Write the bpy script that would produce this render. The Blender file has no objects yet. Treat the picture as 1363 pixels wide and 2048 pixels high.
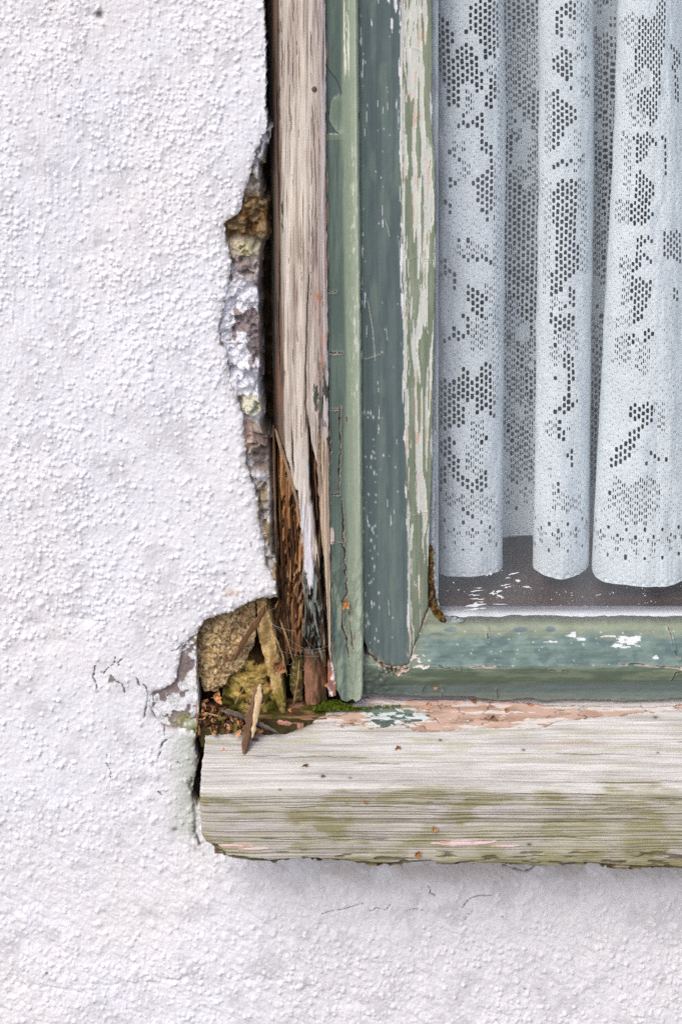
import bpy, math, random
import numpy as np
from mathutils import Vector
S = bpy.context.scene
# ------------------------------------------------------------------ camera
D = 1.9            # metres from eye to wall face
PXM = 0.0005       # metres per photo pixel on the wall face
EYE_PY = -900.0    # the eye is well above the picture: the verticals stay parallel (shift lens)
EZ = (1024 - EYE_PY) * PXM
cd = bpy.data.cameras.new('camera'); cam = bpy.data.objects.new('camera', cd); S.collection.objects.link(cam)
S.camera = cam
cam.location = (0, -D, EZ); cam.rotation_euler = (math.radians(90), 0, 0)
cd.sensor_fit = 'HORIZONTAL'; cd.sensor_width = 36
cd.lens = 36 * D / (1363 * PXM)
cd.shift_y = -(1024 - EYE_PY) / 1363.0
cd.dof.use_dof = True; cd.dof.focus_distance = D + .012; cd.dof.aperture_fstop = 6.3
cd.clip_start = 0.05; cd.clip_end = 200
# ------------------------------------------------------------------ world, sun, exposure
SUN_TO = Vector((-0.38, -0.56, 0.78)).normalized()      # direction towards the sun
W = bpy.data.worlds.new('World'); S.world = W; W.use_nodes = True
nt = W.node_tree; bg = nt.nodes['Background']
sky = nt.nodes.new('ShaderNodeTexSky'); sky.sky_type = 'NISHITA'; sky.sun_disc = False
sky.sun_elevation = math.asin(SUN_TO.z); sky.sun_rotation = math.atan2(SUN_TO.x, SUN_TO.y)
sky.air_density = 1.0; sky.dust_density = 4.0; sky.ozone_density = 1.0
nt.links.new(sky.outputs[0], bg.inputs[0]); bg.inputs[1].default_value = 0.15
sl = bpy.data.lights.new('sun', 'SUN'); sl.energy = 1.2; sl.angle = math.radians(32); sl.color = (1, 0.975, 0.94)
so = bpy.data.objects.new('sun', sl); S.collection.objects.link(so)
so.rotation_euler = (-SUN_TO).to_track_quat('-Z', 'Y').to_euler(); so.location = SUN_TO * 6
S.view_settings.view_transform = 'Standard'; S.view_settings.look = 'None'; S.view_settings.gamma = 1
S.view_settings.exposure = 0.16
S.cycles.transparent_max_bounces = 24; S.cycles.use_denoising = False; S.cycles.use_adaptive_sampling = False; S.cycles.sample_clamp_indirect = 4; S.render.filter_size = 1.1
# ------------------------------------------------------------------ helpers
def P(px, py, Y):
    """photo pixel -> point at depth Y behind the wall face"""
    px = np.asarray(px, float); py = np.asarray(py, float); Y = np.asarray(Y, float)
    s = (D + Y) / D
    return np.stack(np.broadcast_arrays((px - 681.5) * PXM * s, Y, EZ + ((1024 - py) * PXM - EZ) * s), -1)
_tab = np.random.default_rng(7).random((16, 256, 256))
def vn(x, y, seed=0):
    x = np.asarray(x, float) + 37.7 * seed; y = np.asarray(y, float) + 91.3 * seed
    t = _tab[seed % 16]; xi = np.floor(x).astype(int); yi = np.floor(y).astype(int)
    fx = x - xi; fy = y - yi; fx = fx * fx * (3 - 2 * fx); fy = fy * fy * (3 - 2 * fy)
    a = xi & 255; b = (xi + 1) & 255; c = yi & 255; d = (yi + 1) & 255
    return (t[c, a] * (1 - fx) + t[c, b] * fx) * (1 - fy) + (t[d, a] * (1 - fx) + t[d, b] * fx) * fy
def fbm(x, y, o=4, seed=0, g=0.5):
    r = 0; a = 1; n = 0
    for i in range(o):
        r = r + a * vn(x, y, seed + i); n += a; a *= g; x = np.asarray(x) * 2.03; y = np.asarray(y) * 2.03
    return r / n
def ss(a, b, x):
    t = np.clip((np.asarray(x, float) - a) / (b - a), 0, 1); return t * t * (3 - 2 * t)
def lin(c):
    c = np.asarray(c, float) / 255.0
    return np.where(c <= 0.04045, c / 12.92, ((c + 0.055) / 1.055) ** 2.4)
KC = 1.0
def C(r, g, b): return np.clip(lin((r, g, b)) * KC, 0, 0.9)
def mixc(a, b, t): t = np.asarray(t)[..., None]; return a * (1 - t) + b * t
def grey(c, k):
    """chalked, faded paint"""
    return mixc(c, np.repeat((c @ np.array([.25, .6, .15]))[:, None], 3, 1), np.full(len(c), k))
def full(n, c): return np.tile(np.asarray(c, float), (n, 1))
def inpoly(x, y, poly):
    p = np.asarray(poly, float); r = np.zeros(x.shape, bool)
    for (x0, y0), (x1, y1) in zip(p, np.roll(p, -1, 0)):
        if y0 == y1: continue
        c = ((y0 > y) != (y1 > y))
        if not c.any(): continue
        r ^= c & (x < (x1 - x0) * (y - y0) / (y1 - y0) + x0)
    return r
def segd(x, y, pts, closed=False):
    """distance to a polyline"""
    p = np.asarray(pts, float); d = np.full(np.shape(x), 1e9)
    q = np.roll(p, -1, 0) if closed else p[1:]
    for (x0, y0), (x1, y1) in zip(p[:len(q)], q):
        vx, vy = x1 - x0, y1 - y0; L = vx * vx + vy * vy + 1e-9
        t = np.clip(((x - x0) * vx + (y - y0) * vy) / L, 0, 1)
        d = np.minimum(d, np.hypot(x - x0 - t * vx, y - y0 - t * vy))
    return d
def rough(poly, amp=2.0, step=5.0, seed=0, closed=True):
    rng = np.random.default_rng(seed); p = np.asarray(poly, float); out = []
    q = np.roll(p, -1, 0) if closed else p[1:]
    for a, b in zip(p[:len(q)], q):
        L = np.hypot(*(b - a)); n = int(min(max(1, L / step), 300))
        nrm = np.array([-(b - a)[1], (b - a)[0]]) / (L + 1e-9)
        for k in range(n):
            t = k / n; w = 0 if k == 0 else 1
            out.append(a + (b - a) * t + nrm * rng.normal() * amp * w * min(1, L / 25))
    if not closed: out.append(p[-1])
    return np.array(out)
def interp(pts): 
    p = np.asarray(pts, float); return lambda v: np.interp(v, p[:, 0], p[:, 1])
def link(o, parent=None):
    S.collection.objects.link(o)
    if parent is not None: o.parent = parent
    return o
def np_mesh(name, V, F, mat, col=None, parent=None, smooth=True):
    """V (n,3); F list of (m,k) index arrays"""
    me = bpy.data.meshes.new(name); V = np.ascontiguousarray(V, np.float32)
    F = [np.asarray(f, np.int32) for f in (F if isinstance(F, list) else [F]) if len(f)]
    tot = np.concatenate([np.full(len(f), f.shape[1], np.int32) for f in F])
    idx = np.concatenate([f.ravel() for f in F])
    me.vertices.add(len(V)); me.vertices.foreach_set('co', V.ravel())
    me.loops.add(len(idx)); me.loops.foreach_set('vertex_index', idx)
    me.polygons.add(len(tot)); me.polygons.foreach_set('loop_start', np.concatenate([[0], np.cumsum(tot)[:-1]]).astype(np.int32))
    me.polygons.foreach_set('loop_total', tot)
    me.polygons.foreach_set('use_smooth', np.full(len(tot), bool(smooth)))
    if col is not None:
        a = me.color_attributes.new('Col', 'FLOAT_COLOR', 'POINT')
        c = np.ones((len(V), 4), np.float32); c[:, :3] = col; a.data.foreach_set('color', c.ravel())
    me.update(calc_edges=True); me.validate()
    me.materials.append(mat)
    return link(bpy.data.objects.new(name, me), parent)
def tag(o, label=None, cat=None, group=None, kind=None):
    if label: o['label'] = label
    if cat: o['category'] = cat
    if group: o['group'] = group
    if kind: o['kind'] = kind
    return o
def empty(name, loc):
    o = bpy.data.objects.new(name, None); o.empty_display_size = 0.02; o.location = loc
    return link(o)
def reparent(o, p):
    """p sits where it stands; keep the part where it is"""
    o.parent = p; o.matrix_parent_inverse = Vector((0, 0, 0)) and p.matrix_world.inverted() or o.matrix_parent_inverse
def under(root):
    """keep world positions of children of an empty that is not at the origin"""
    L = root.location.copy()
    for o in root.children: o.location = o.location - L
def sheet(name, xs, ys, fn, mat, poly=None, hole=False, skirt=(0, .03, 0), parent=None, skirtcol=None, extra=None, skirt_jit=0.0):
    """a relief sheet on a photo-pixel grid; fn(px,py) -> (Ybase, outward relief in m, colour). cut to poly, its rim carried back by skirt"""
    xs = np.asarray(xs, float); ys = np.asarray(ys, float); nx, ny = len(xs), len(ys)
    GX, GY = np.meshgrid(xs, ys)
    cx = (GX[:-1, :-1] + GX[1:, 1:]) / 2; cy = (GY[:-1, :-1] + GY[1:, 1:]) / 2
    keep = np.ones(cx.shape, bool)
    if poly is not None:
        poly = np.asarray(poly, float); keep = inpoly(cx, cy, poly)
        if hole: keep = ~keep
    if extra is not None: keep &= extra(cx, cy)
    J, I = np.nonzero(keep); b = J * nx + I
    Q = np.stack([b, b + nx, b + nx + 1, b + 1], 1)
    used, inv = np.unique(Q, return_inverse=True); Q = inv.reshape(Q.shape)
    px = GX.ravel()[used].copy(); py = GY.ravel()[used].copy()
    E = np.concatenate([Q[:, [0, 1]], Q[:, [1, 2]], Q[:, [2, 3]], Q[:, [3, 0]]])
    key = np.sort(E, 1); kk = key[:, 0].astype(np.int64) * len(px) + key[:, 1]
    u, ix, cnt = np.unique(kk, return_index=True, return_counts=True)
    BE = E[ix[cnt == 1]]; bv = np.unique(BE)
    if poly is not None:
        lim = 1.6 * max(np.median(np.diff(xs)), np.median(np.diff(ys)))
        bx, by = px[bv], py[bv]; best = np.full(len(bv), 1e9); nxp, nyp = bx.copy(), by.copy()
        for (x0, y0), (x1, y1) in zip(poly, np.roll(poly, -1, 0)):
            vx, vy = x1 - x0, y1 - y0; t = np.clip(((bx - x0) * vx + (by - y0) * vy) / (vx * vx + vy * vy + 1e-9), 0, 1)
            qx, qy = x0 + t * vx, y0 + t * vy; dd = np.hypot(bx - qx, by - qy); m = dd < best
            best[m] = dd[m]; nxp[m] = qx[m]; nyp[m] = qy[m]
        m = best < lim; px[bv[m]] = nxp[m]; py[bv[m]] = nyp[m]
    Yb, h, col = fn(px, py)
    V = P(px, py, Yb); V[:, 1] -= h
    Fs = [Q]
    if skirt is not None:
        mp = np.full(len(px), -1); mp[bv] = np.arange(len(bv)) + len(V)
        B = V[bv] + np.asarray(skirt)
        if skirt_jit: B = B + np.random.default_rng(3).normal(size=B.shape) * skirt_jit
        Fs.append(np.stack([BE[:, 1], BE[:, 0], mp[BE[:, 0]], mp[BE[:, 1]]], 1))
        V = np.concatenate([V, B]); cb = col[bv] if skirtcol is None else full(len(bv), skirtcol)
        col = np.concatenate([col, cb])
    return np_mesh(name, V, Fs, mat, col, parent)
# ------------------------------------------------------------------ materials
def mat(name, rough=0.8, spec=0.3, col=None, attr=True, nscale=900, nbump=0.15, ndist=0.0006, var=0.12, stretch=(1, 1, 1), vscale=None, alpha=None, sheen=0):
    m = bpy.data.materials.new(name); m.use_nodes = True; t = m.node_tree; n = t.nodes; l = t.links
    b = n['Principled BSDF']; b.inputs['Roughness'].default_value = rough; b.inputs['Specular IOR Level'].default_value = spec
    tc = n.new('ShaderNodeTexCoord'); mp = n.new('ShaderNodeMapping'); mp.inputs['Scale'].default_value = stretch
    l.new(tc.outputs['Object'], mp.inputs[0])
    nz = n.new('ShaderNodeTexNoise'); nz.inputs['Scale'].default_value = nscale; nz.inputs['Detail'].default_value = 4
    l.new(mp.outputs[0], nz.inputs['Vector'])
    n2 = n.new('ShaderNodeTexNoise'); n2.inputs['Scale'].default_value = vscale or nscale * .3; n2.inputs['Detail'].default_value = 5
    l.new(mp.outputs[0], n2.inputs['Vector'])
    r = n.new('ShaderNodeMapRange'); r.inputs['From Min'].default_value = .3; r.inputs['From Max'].default_value = .7
    r.inputs['To Min'].default_value = 1 - var; r.inputs['To Max'].default_value = 1 + var; l.new(n2.outputs['Fac'], r.inputs['Value'])
    mx = n.new('ShaderNodeVectorMath'); mx.operation = 'SCALE'; l.new(r.outputs[0], mx.inputs['Scale'])
    if attr:
        a = n.new('ShaderNodeAttribute'); a.attribute_name = 'Col'; l.new(a.outputs['Color'], mx.inputs[0])
    else: mx.inputs[0].default_value = tuple(col)[:3]
    l.new(mx.outputs[0], b.inputs['Base Color'])
    bp = n.new('ShaderNodeBump'); bp.inputs['Strength'].default_value = nbump; bp.inputs['Distance'].default_value = ndist
    l.new(nz.outputs['Fac'], bp.inputs['Height']); l.new(bp.outputs[0], b.inputs['Normal'])
    return m
M_PLASTER = mat('painted_roughcast', .75, .25, nscale=700, nbump=.4, var=.04)
M_MORTAR = mat('old_mortar', .95, .1, nscale=900, nbump=.7, ndist=.001, var=.2)
M_STONE = mat('sandstone', .95, .1, nscale=1100, nbump=.8, ndist=.0012, var=.3)
M_WOOD = mat('weathered_timber', .85, .12, nscale=700, nbump=.6, ndist=.0008, var=.17, stretch=(2.2, 2, .05), vscale=620)
M_WOODH = mat('weathered_sill_timber', .88, .1, nscale=700, nbump=.6, ndist=.0008, var=.17, stretch=(.05, 2, 2), vscale=520)
M_ROT = mat('rotten_timber', .9, .1, nscale=600, nbump=.6, ndist=.001, var=.3, stretch=(3, 3, .15), vscale=600)
M_PAINT = mat('old_gloss_paint', .34, .42, nscale=160, nbump=.12, ndist=.001, var=.06, stretch=(2, 2, .35), vscale=130)
M_PAINTH = mat('old_gloss_paint_rail', .36, .42, nscale=160, nbump=.12, ndist=.001, var=.07, stretch=(.35, 2, 2), vscale=130)
M_FLAKE = mat('peeling_paint', .7, .2, nscale=500, nbump=.3, var=.08)
M_LEAF = mat('dried_bract', .6, .25, nscale=900, nbump=.3, var=.25, stretch=(1, 1, 1))
M_MOSS = mat('moss', .8, .2, nscale=1500, nbump=.2, var=.3)
M_DIRT = mat('dark_dirt', 1, .05, nscale=500, nbump=.8, ndist=.002, var=.4)
M_THREAD = mat('web_thread', .6, .3, col=(.55, .52, .48), attr=False, var=.05)
M_LEDGE = mat('dark_varnished_board', .35, .4, col=(.085, .050, .038), attr=False, nscale=120, nbump=.1, stretch=(.1, 2, 2), var=.25, vscale=60)
M_INNER = mat('inner_white_paint', .5, .3, nscale=300, nbump=.2, var=.05)
M_ROOM = mat('room_plaster', .9, .1, col=(.24, .21, .20), attr=False, nscale=20, nbump=.1, var=.2)
M_GROUND = mat('paving', .9, .2, col=(.36, .35, .335), attr=False, nscale=30, nbump=.3, ndist=.004, var=.2, vscale=4)
M_IRON = mat('rusty_nail', .6, .4, col=(.10, .065, .045), attr=False, nscale=2000, nbump=.3, var=.4)
# ================================================================== WALL
wall = empty('cottage_wall', (-0.2, 0, -1.04))
tag(wall, 'white painted roughcast cottage wall broken away beside the window', 'wall', kind='thing')
OPEN_L = [(527,-700),(527,0),(529,60),(531,130),(530,200),(533,262),(522,270),(520,290),(513,300),(505,330),(497,362),(488,380),(485,400),
 (482,420),(468,434),(455,440),(447,450),(450,478),(456,500),(463,530),(458,560),(450,600),(440,640),(438,670),(441,690),(452,700),
 (456,740),(460,765),(470,790),(478,812),(486,835),(488,862),(491,905),(490,930),(498,945),(510,985),(515,1005),(517,1040),(521,1065),
 (527,1090),(530,1120),(538,1145),(546,1155),(551,1172),(550,1192),(530,1196),(500,1206),(478,1218),(460,1226),(430,1236),(408,1243),
 (402,1256),(394,1268),(384,1276),(376,1284),(363,1295),(362,1315),(355,1345),(350,1366),(330,1378),(308,1386),(300,1393),(297,1412),
 (310,1435),(326,1452),(345,1456),(372,1460),(386,1464),(392,1472),(389,1500),(396,1530),(389,1560),(384,1600),(392,1616)]
OPENING = np.concatenate([rough(OPEN_L, 1.3, 5, 1, closed=False), [(2000, 1616), (2000, -700)]])
rng = np.random.default_rng(11)
RH, RW = 2088, 1403                      # nodule raster, 1 px per photo px
NOD = np.zeros((RH, RW), np.float32)
def stamp(n, rmin, rmax, hmin, hmax, elong, dens):
    xs = rng.uniform(-20, 1383, n); ys = rng.uniform(-20, 2068, n); keep = rng.random(n) < dens(xs, ys)
    xs, ys = xs[keep], ys[keep]; k = len(xs)
    R = rmin + (rmax - rmin) * rng.random(k) ** 1.8; H = rng.uniform(hmin, hmax, k) * (R / rmax) ** .6; el = 1 + rng.random(k) ** 2 * elong
    an = rng.normal(0, .35, k)
    for x, y, r, h, e, a in zip(xs + 20, ys + 20, R, H, el, an):
        w = int(r * e * 1.9 + 2); x0, y0 = int(x), int(y)
        if x0 < w or y0 < w or x0 > RW - w - 2 or y0 > RH - w - 2: continue
        yy, xx = np.mgrid[y0 - w:y0 + w + 1, x0 - w:x0 + w + 1]
        dx, dy = xx - x, yy - y; u = dx * math.cos(a) + dy * math.sin(a); v = (-dx * math.sin(a) + dy * math.cos(a)) / e
        q = (u * u + v * v) / (r * r)
        g = (h * np.exp(-q * q * .9 - q * .5)).astype(np.float32)
        s = NOD[y0 - w:y0 + w + 1, x0 - w:x0 + w + 1]; np.maximum(s, g, out=s)
def dens_wall(x, y):
    d = .30 + 1.0 * ss(.34, .62, fbm(x / 130, y / 130, 3, 3))
    d = d * (1 - .62 * ss(1180, 1380, y) * (1 - .5 * ss(1780, 1950, y)))
    d = d * (1 - .75 * ss(400, 520, x) * (1 - ss(300, 700, y)))            # smooth strip beside the frame
    d = d * (1 - .55 * ss(1720, 1760, y) * (1 - ss(1800, 1900, y)))
    d = d * (1 - .5 * ss(250, 330, x) * ss(1350, 1420, y) * (1 - ss(1600, 1700, y)))
    return d
stamp(30000, 1.8, 4.8, .45, 1.25, .35, dens_wall)
stamp(1500, 4.5, 7.5, .7, 1.25, .3, lambda x, y: dens_wall(x, y) * .5)
stamp(700, 7.0, 11.0, .6, 1.0, .6, lambda x, y: ss(1400, 1900, y) * .8)
stamp(1500, 1.8, 3.4, .35, .8, 7, lambda x, y: .9 * (1 - ss(700, 1200, y)))
def nod(px, py):
    x = np.mod(px + 20, RW - 1.001); y = np.mod(py + 20, RH - 1.001); xi = x.astype(int); yi = y.astype(int); fx = x - xi; fy = y - yi
    return (NOD[yi, xi] * (1 - fx) + NOD[yi, xi + 1] * fx) * (1 - fy) + (NOD[yi + 1, xi] * (1 - fx) + NOD[yi + 1, xi + 1] * fx) * fy
CR = [([(391,1596),(388,1615),(391,1636),(388,1655),(393,1676),(398,1690)],6.5),([(384,1560),(380,1575),(386,1590)],4.0),([(190,1332),(187,1345),(186,1355),(191,1366),(194,1376)],2.0),([(232,1313),(228,1328),(221,1333),(212,1340),(208,1348),(202,1345)],2.0),
 ([(243,1318),(236,1326),(238,1332)],1.2),([(226,1364),(233,1364),(243,1369),(247,1377),(250,1387)],2.6),([(273,1357),(277,1366),(279,1374)],2.0),
 ([(287,1369),(293,1380),(297,1392),(294,1404),(293,1415),(290,1428),(287,1437)],2.6),([(330,1454),(328,1465),(328,1476)],2.2),
 ([(334,1481),(325,1488),(321,1500),(316,1518)],2.0),([(214,1510),(213,1526),(220,1536),(222,1556)],1.0),([(354,1526),(361,1530)],2.0),
 ([(317,1585),(323,1591)],2.4),([(342,1304),(356,1298),(368,1288)],1.2),
 ([(640,1828),(662,1822),(690,1818),(726,1806)],1.1),([(738,1824),(752,1816),(770,1822),(780,1812)],1.0),([(925,1817),(931,1806),(940,1798),(958,1791),(985,1790)],1.6),
 ([(812,1823),(830,1819),(850,1822)],.9),([(1005,1732),(1020,1737),(1045,1743),(1060,1740),(1070,1730)],2.4),([(857,1775),(862,1783),(860,1788),(870,1792)],1.3),([(930,1840),(936,1828),(940,1832),(946,1820)],.9)]
_p = rng.uniform(0, 1, (90, 3)); PITS = np.stack([_p[:, 0] * 1383, _p[:, 1] * 2048, 1 + 1.6 * _p[:, 2] ** 3], 1)
PITS = np.concatenate([PITS, [[198, 30, 8], [118, 232, 3], [385, 1572, 7], [350, 1662, 5], [94, 1946, 3]]])
def f_plaster(px, py):
    n = len(px)
    nz_ = fbm(px / 5, py / 5, 3, 10); rd = np.abs(fbm(px / 11, py / 15, 3, 13) - .5)
    low_ = ss(1480, 1750, py); un = px * .8 + py * .6; vn_ = -px * .6 + py * .8
    h = nod(px, py) * (.0010 + .0026 * nz_) * (1 - .35 * low_) + ss(.0, .12, rd) * .00025 + (fbm(px / 5, py / 60, 3, 2) - .5) * .0009 * (1 - ss(500, 1100, py)) + (fbm(px / 3.2, py / 3.2, 2, 6) - .5) * .0005 + low_ * (fbm(un / 34, vn_ / 9, 4, 7) - .5) * .0022
    h = h + (fbm(px / 210, py / 210, 3, 1) - .5) * .006 + (fbm(px / 38, py / 38, 4, 5) - .5) * .0021 + (fbm(px / 6, py / 6, 3, 9) - .5) * .0009
    for x, y, r, d in [(190,28,22,.003),(165,1240,26,.0035),(60,1248,22,.002),(110,1285,30,.002),(250,860,50,.0015),(225,2060,60,.002)]:
        h = h - d * np.exp(-((px - x) / r) ** 2 - ((py - y) / (r * .55)) ** 2)
    band = np.exp(-((py - 1965 - 12 * np.sin(px / 90)) / 9) ** 2) * ss(-50, 60, px) * (1 - ss(620, 760, px))
    h = h - band * .0011 * ss(.42, .6, fbm(px / 16, py / 8, 4, 3)); bd_ = band * ss(.5, .66, fbm(px / 14, py / 6, 4, 3))
    edge = np.zeros(n); near = (px > 270) & (px < 570) & (py > -30) & (py < 1720)
    e = segd(px[near], py[near], OPEN_L); edge[near] = np.exp(-e / 5.0)
    h = h - edge * .0022 * ss(240, 290, py)
    col = full(n, C(227, 227, 234))
    warm = fbm(px / 260, py / 260, 3, 4)
    col = mixc(col, C(228, 226, 228), ss(.45, .7, warm) * .6)
    col = mixc(col, C(221, 220, 224), ss(1690, 1760, py) * ss(430, 640, px) * .75)
    col = mixc(col, C(176, 164, 156), ss(1600, 1700, py) * (1 - ss(1730, 1800, py)) * ss(470, 620, px) * ss(.25, .7, fbm(px / 60, py / 30, 4, 6)) * .55)
    col = mixc(col, C(186, 182, 184), bd_ * .45)
    pit = ss(.25, .02, nod(px, py)) * ss(.55, .75, fbm(px / 45, py / 45, 3, 8)) * .30      # shade between the nodules, deepened with painted grey grime
    col = mixc(col, C(170, 168, 172), pit)
    for x, y, r in PITS:
        m = (np.abs(px - x) < 4 * r) & (np.abs(py - y) < 4 * r)
        if m.any():
            g = np.exp(-(((px[m] - x) ** 2 + (py[m] - y) ** 2) / (r * r))); h[m] -= g * .0004 * r; col[m] = mixc(col[m], C(92, 80, 70), np.clip(g * 1.2, 0, 1) * .8)
    for pts, w in CR:
        p = np.asarray(pts, float); m = (px > p[:, 0].min() - 9) & (px < p[:, 0].max() + 9) & (py > p[:, 1].min() - 9) & (py < p[:, 1].max() + 9)
        if m.any():
            d = segd(px[m] + (fbm(px[m] / 4, py[m] / 4, 2, 2) - .5) * 4, py[m], p); wv = w * (.25 + 1.1 * vn(px[m] / 6, py[m] / 6, 5)); g = ss(wv * .95, wv * .3, d)
            h[m] -= g * .0028; col[m] = mixc(col[m], C(70, 62, 58), g * .9)
    flk = [(222,1350),(228,1356),(232,1362),(226,1368),(217,1367),(217,1358)]                # small patch where the paint has come off
    m = (px > 205) & (px < 245) & (py > 1340) & (py < 1380)
    if m.any():
        i = inpoly(px[m], py[m], flk); h[m] -= i * .0018; col[m] = mixc(col[m], C(150, 150, 140), i * 1.0)
    # green damp and dirt along the sill end
    g = np.exp(-((px - 372) / 30) ** 2) * ss(1455, 1475, py) * (1 - ss(1640, 1700, py)); nz = fbm(px / 16, py / 22, 4, 12)
    col = mixc(col, C(196, 204, 196), g * .8); col = mixc(col, C(112, 104, 84), ss(.5, .72, nz) * np.exp(-((px - 392) / 10) ** 2) * ss(1455, 1475, py) * (1 - ss(1690, 1712, py)))
    col = mixc(col, C(120, 102, 78), edge * ss(.40, .62, fbm(px / 9, py / 9, 3, 13)) * ss(240, 300, py) * .9)
    col = mixc(col, C(198, 170, 140), np.exp(-((px - 462) / 18) ** 2 - ((py - 1186) / 8) ** 2) * .6)
    return np.zeros(n), h, col
dx = 1.8
xs = np.concatenate([np.arange(-1600, -20, 30), np.arange(-20, 1380, dx), np.arange(1384, 3200, 30)])
ys = np.concatenate([np.arange(-1900, -20, 30), np.arange(-20, 2064, dx), np.arange(2068, 3110, 30)])
sheet('roughcast_render', xs, ys, f_plaster, M_PLASTER, OPENING, hole=True, skirt=(0, .016, 0), parent=wall, skirtcol=C(150, 128, 100), skirt_jit=.0008)
# ---- old mortar bared along the broken edge
MORT = [(548,255),(505,262),(488,325),(468,385),(436,432),(425,470),(428,560),(415,660),(425,730),(440,800),(460,860),(468,950),(490,1010),(500,1080),
        (515,1150),(530,1200),(552,1200),(549,1100),(547,1000),(545,900),(541,870),(528,850),(527,835),(530,815),(527,800),(523,760),(527,720),(525,650),(524,560),(527,500),(540,470),(541,400),(530,395),(524,352),(524,325),(532,322),(536,290)]
def f_mortar(px, py):
    n = len(px)
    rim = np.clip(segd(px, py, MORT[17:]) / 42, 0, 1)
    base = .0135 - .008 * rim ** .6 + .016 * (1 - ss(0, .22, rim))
    h = (fbm(px / 34, py / 30, 4, 2) - .5) * .018 + (fbm(px / 9, py / 9, 4, 4) - .5) * .007; h = h - ss(.55, .7, fbm(px / 16, py / 13, 3, 10)) * .006
    # separate lumps: hollows between them
    for y0, d in [(392, .004), (478, .010), (748, .005), (832, .008), (868, .006), (925, .004)]:
        h -= d * np.exp(-((py - y0 - .3 * (px - 490)) / 7) ** 2)
    hol = np.exp(-((px - 508) / 20) ** 2 - ((py - 432) / 36) ** 2); h -= hol * .008
    col = mixc(full(n, C(150, 138, 126)), C(186, 176, 164), ss(.35, .65, fbm(px / 22, py / 22, 4, 6)))
    tan = ss(380, 400, py) * (1 - ss(470, 485, py)); col = mixc(col, C(142, 116, 80), tan * .9)
    col = mixc(col, C(92, 66, 38), tan * ss(.45, .7, fbm(px / 12, py / 12, 3, 1)))
    yel = np.exp(-((px - 496 - (py - 520) * .25) / 22) ** 2) * ss(478, 492, py) * (1 - ss(545, 580, py)); col = mixc(col, C(196, 190, 150), yel)
    pur = ss(500, 520, py) * (1 - ss(755, 775, py)); col = mixc(col, C(138, 124, 128), pur * .85)
    wht = ss(.47, .50, fbm(px / 30 + .4, py / 34, 5, 11) + .10 * ss(16, 2, np.abs(px - 452 - 10 * np.sin(py / 70))) - .10 * ss(.4, 0., rim))
    wht = wht * ss(490, 505, py) * (1 - ss(835, 850, py)) + ss(.56, .6, fbm(px / 13, py / 15, 4, 12)) * (ss(900, 940, py) + (1 - ss(300, 385, py)))
    wht = np.clip(wht, 0, 1) * (1 - yel); col = mixc(col, C(222, 222, 230), wht); h += wht * .0011
    stn = np.exp(-((px - 505) / 22) ** 2 - ((py - 808) / 20) ** 2); col = mixc(col, C(200, 198, 180), ss(.2, .5, stn)); h += ss(.1, .6, stn) * .004
    pk = np.exp(-((px - 495) / 10) ** 2 - ((py - 870) / 36) ** 2); col = mixc(col, C(206, 176, 164), ss(.3, .6, pk))
    dk = ss(855, 870, py) * (1 - ss(930, 960, py)) * ss(500, 508, px); col = mixc(col, C(116, 98, 92), dk * .8)
    low = ss(945, 985, py); col = mixc(col, mixc(full(n, C(204, 198, 194)), C(150, 132, 104), ss(.45, .62, fbm(px / 10, py / 14, 4, 3))), low)
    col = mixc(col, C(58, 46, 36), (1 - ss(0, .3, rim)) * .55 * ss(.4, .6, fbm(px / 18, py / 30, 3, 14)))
    return base, h, col
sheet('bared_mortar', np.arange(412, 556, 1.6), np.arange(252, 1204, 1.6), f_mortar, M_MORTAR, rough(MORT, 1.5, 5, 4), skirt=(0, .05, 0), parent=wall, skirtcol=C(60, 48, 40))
# ---- loose flaking skin of limewash left of the hole
CHUNK = [(386,1272),(393,1274),(391,1300),(393,1340),(395,1380),(397,1420),(396,1470),(384,1474),(360,1468),(320,1464),(290,1430),(285,1395),(300,1375),(345,1355),(350,1300),(370,1280)]
def f_chunk(px, py):
    n = len(px); h = (fbm(px / 18, py / 18, 4, 3) - .5) * .004 + (fbm(px / 5, py / 5, 2, 6) - .5) * .0006
    h = h + ss(388, 394, px) * .001
    pl = ss(.57, .60, fbm(px / 17, py / 20, 5, 8) + .16 * ss(26, 4, segd(px, py, [(386,1290),(362,1330),(352,1372),(310,1390),(300,1400)])) - .12 * ss(374, 388, px) + .1 * ss(24, 8, np.hypot(px - 372, py - 1330)) * 1)
    col = mixc(full(n, C(218, 220, 224)), C(136, 122, 122), pl); h -= pl * .0012
    cr = ss(.035, .0, np.abs(fbm(px / 20, py / 20, 3, 2) - .5)) * ss(1375, 1400, py); col = mixc(col, C(160, 152, 148), cr * .5); h -= cr * .0004
    gr = ss(.4, .66, fbm(px / 20, py / 14, 4, 5) + .5 * ss(1400, 1460, py) - .25) * ss(330, 370, px); col = mixc(col, C(150, 152, 100), gr * .75)
    col = mixc(col, C(80, 110, 20), np.exp(-((px - 388) / 9) ** 2 - ((py - 1460) / 10) ** 2) * .95)
    col = mixc(col, C(150, 120, 88), ss(389, 394, px) * ss(.35, .6, fbm(px / 5, py / 20, 3, 7)))
    return np.full(n, .0030), h, col
sheet('flaking_limewash', np.arange(280, 402, 1.6), np.arange(1266, 1480, 1.6), f_chunk, M_MORTAR, rough(CHUNK, .8, 5, 9), skirt=(0, .035, 0), parent=wall, skirtcol=C(120, 94, 66))
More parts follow.
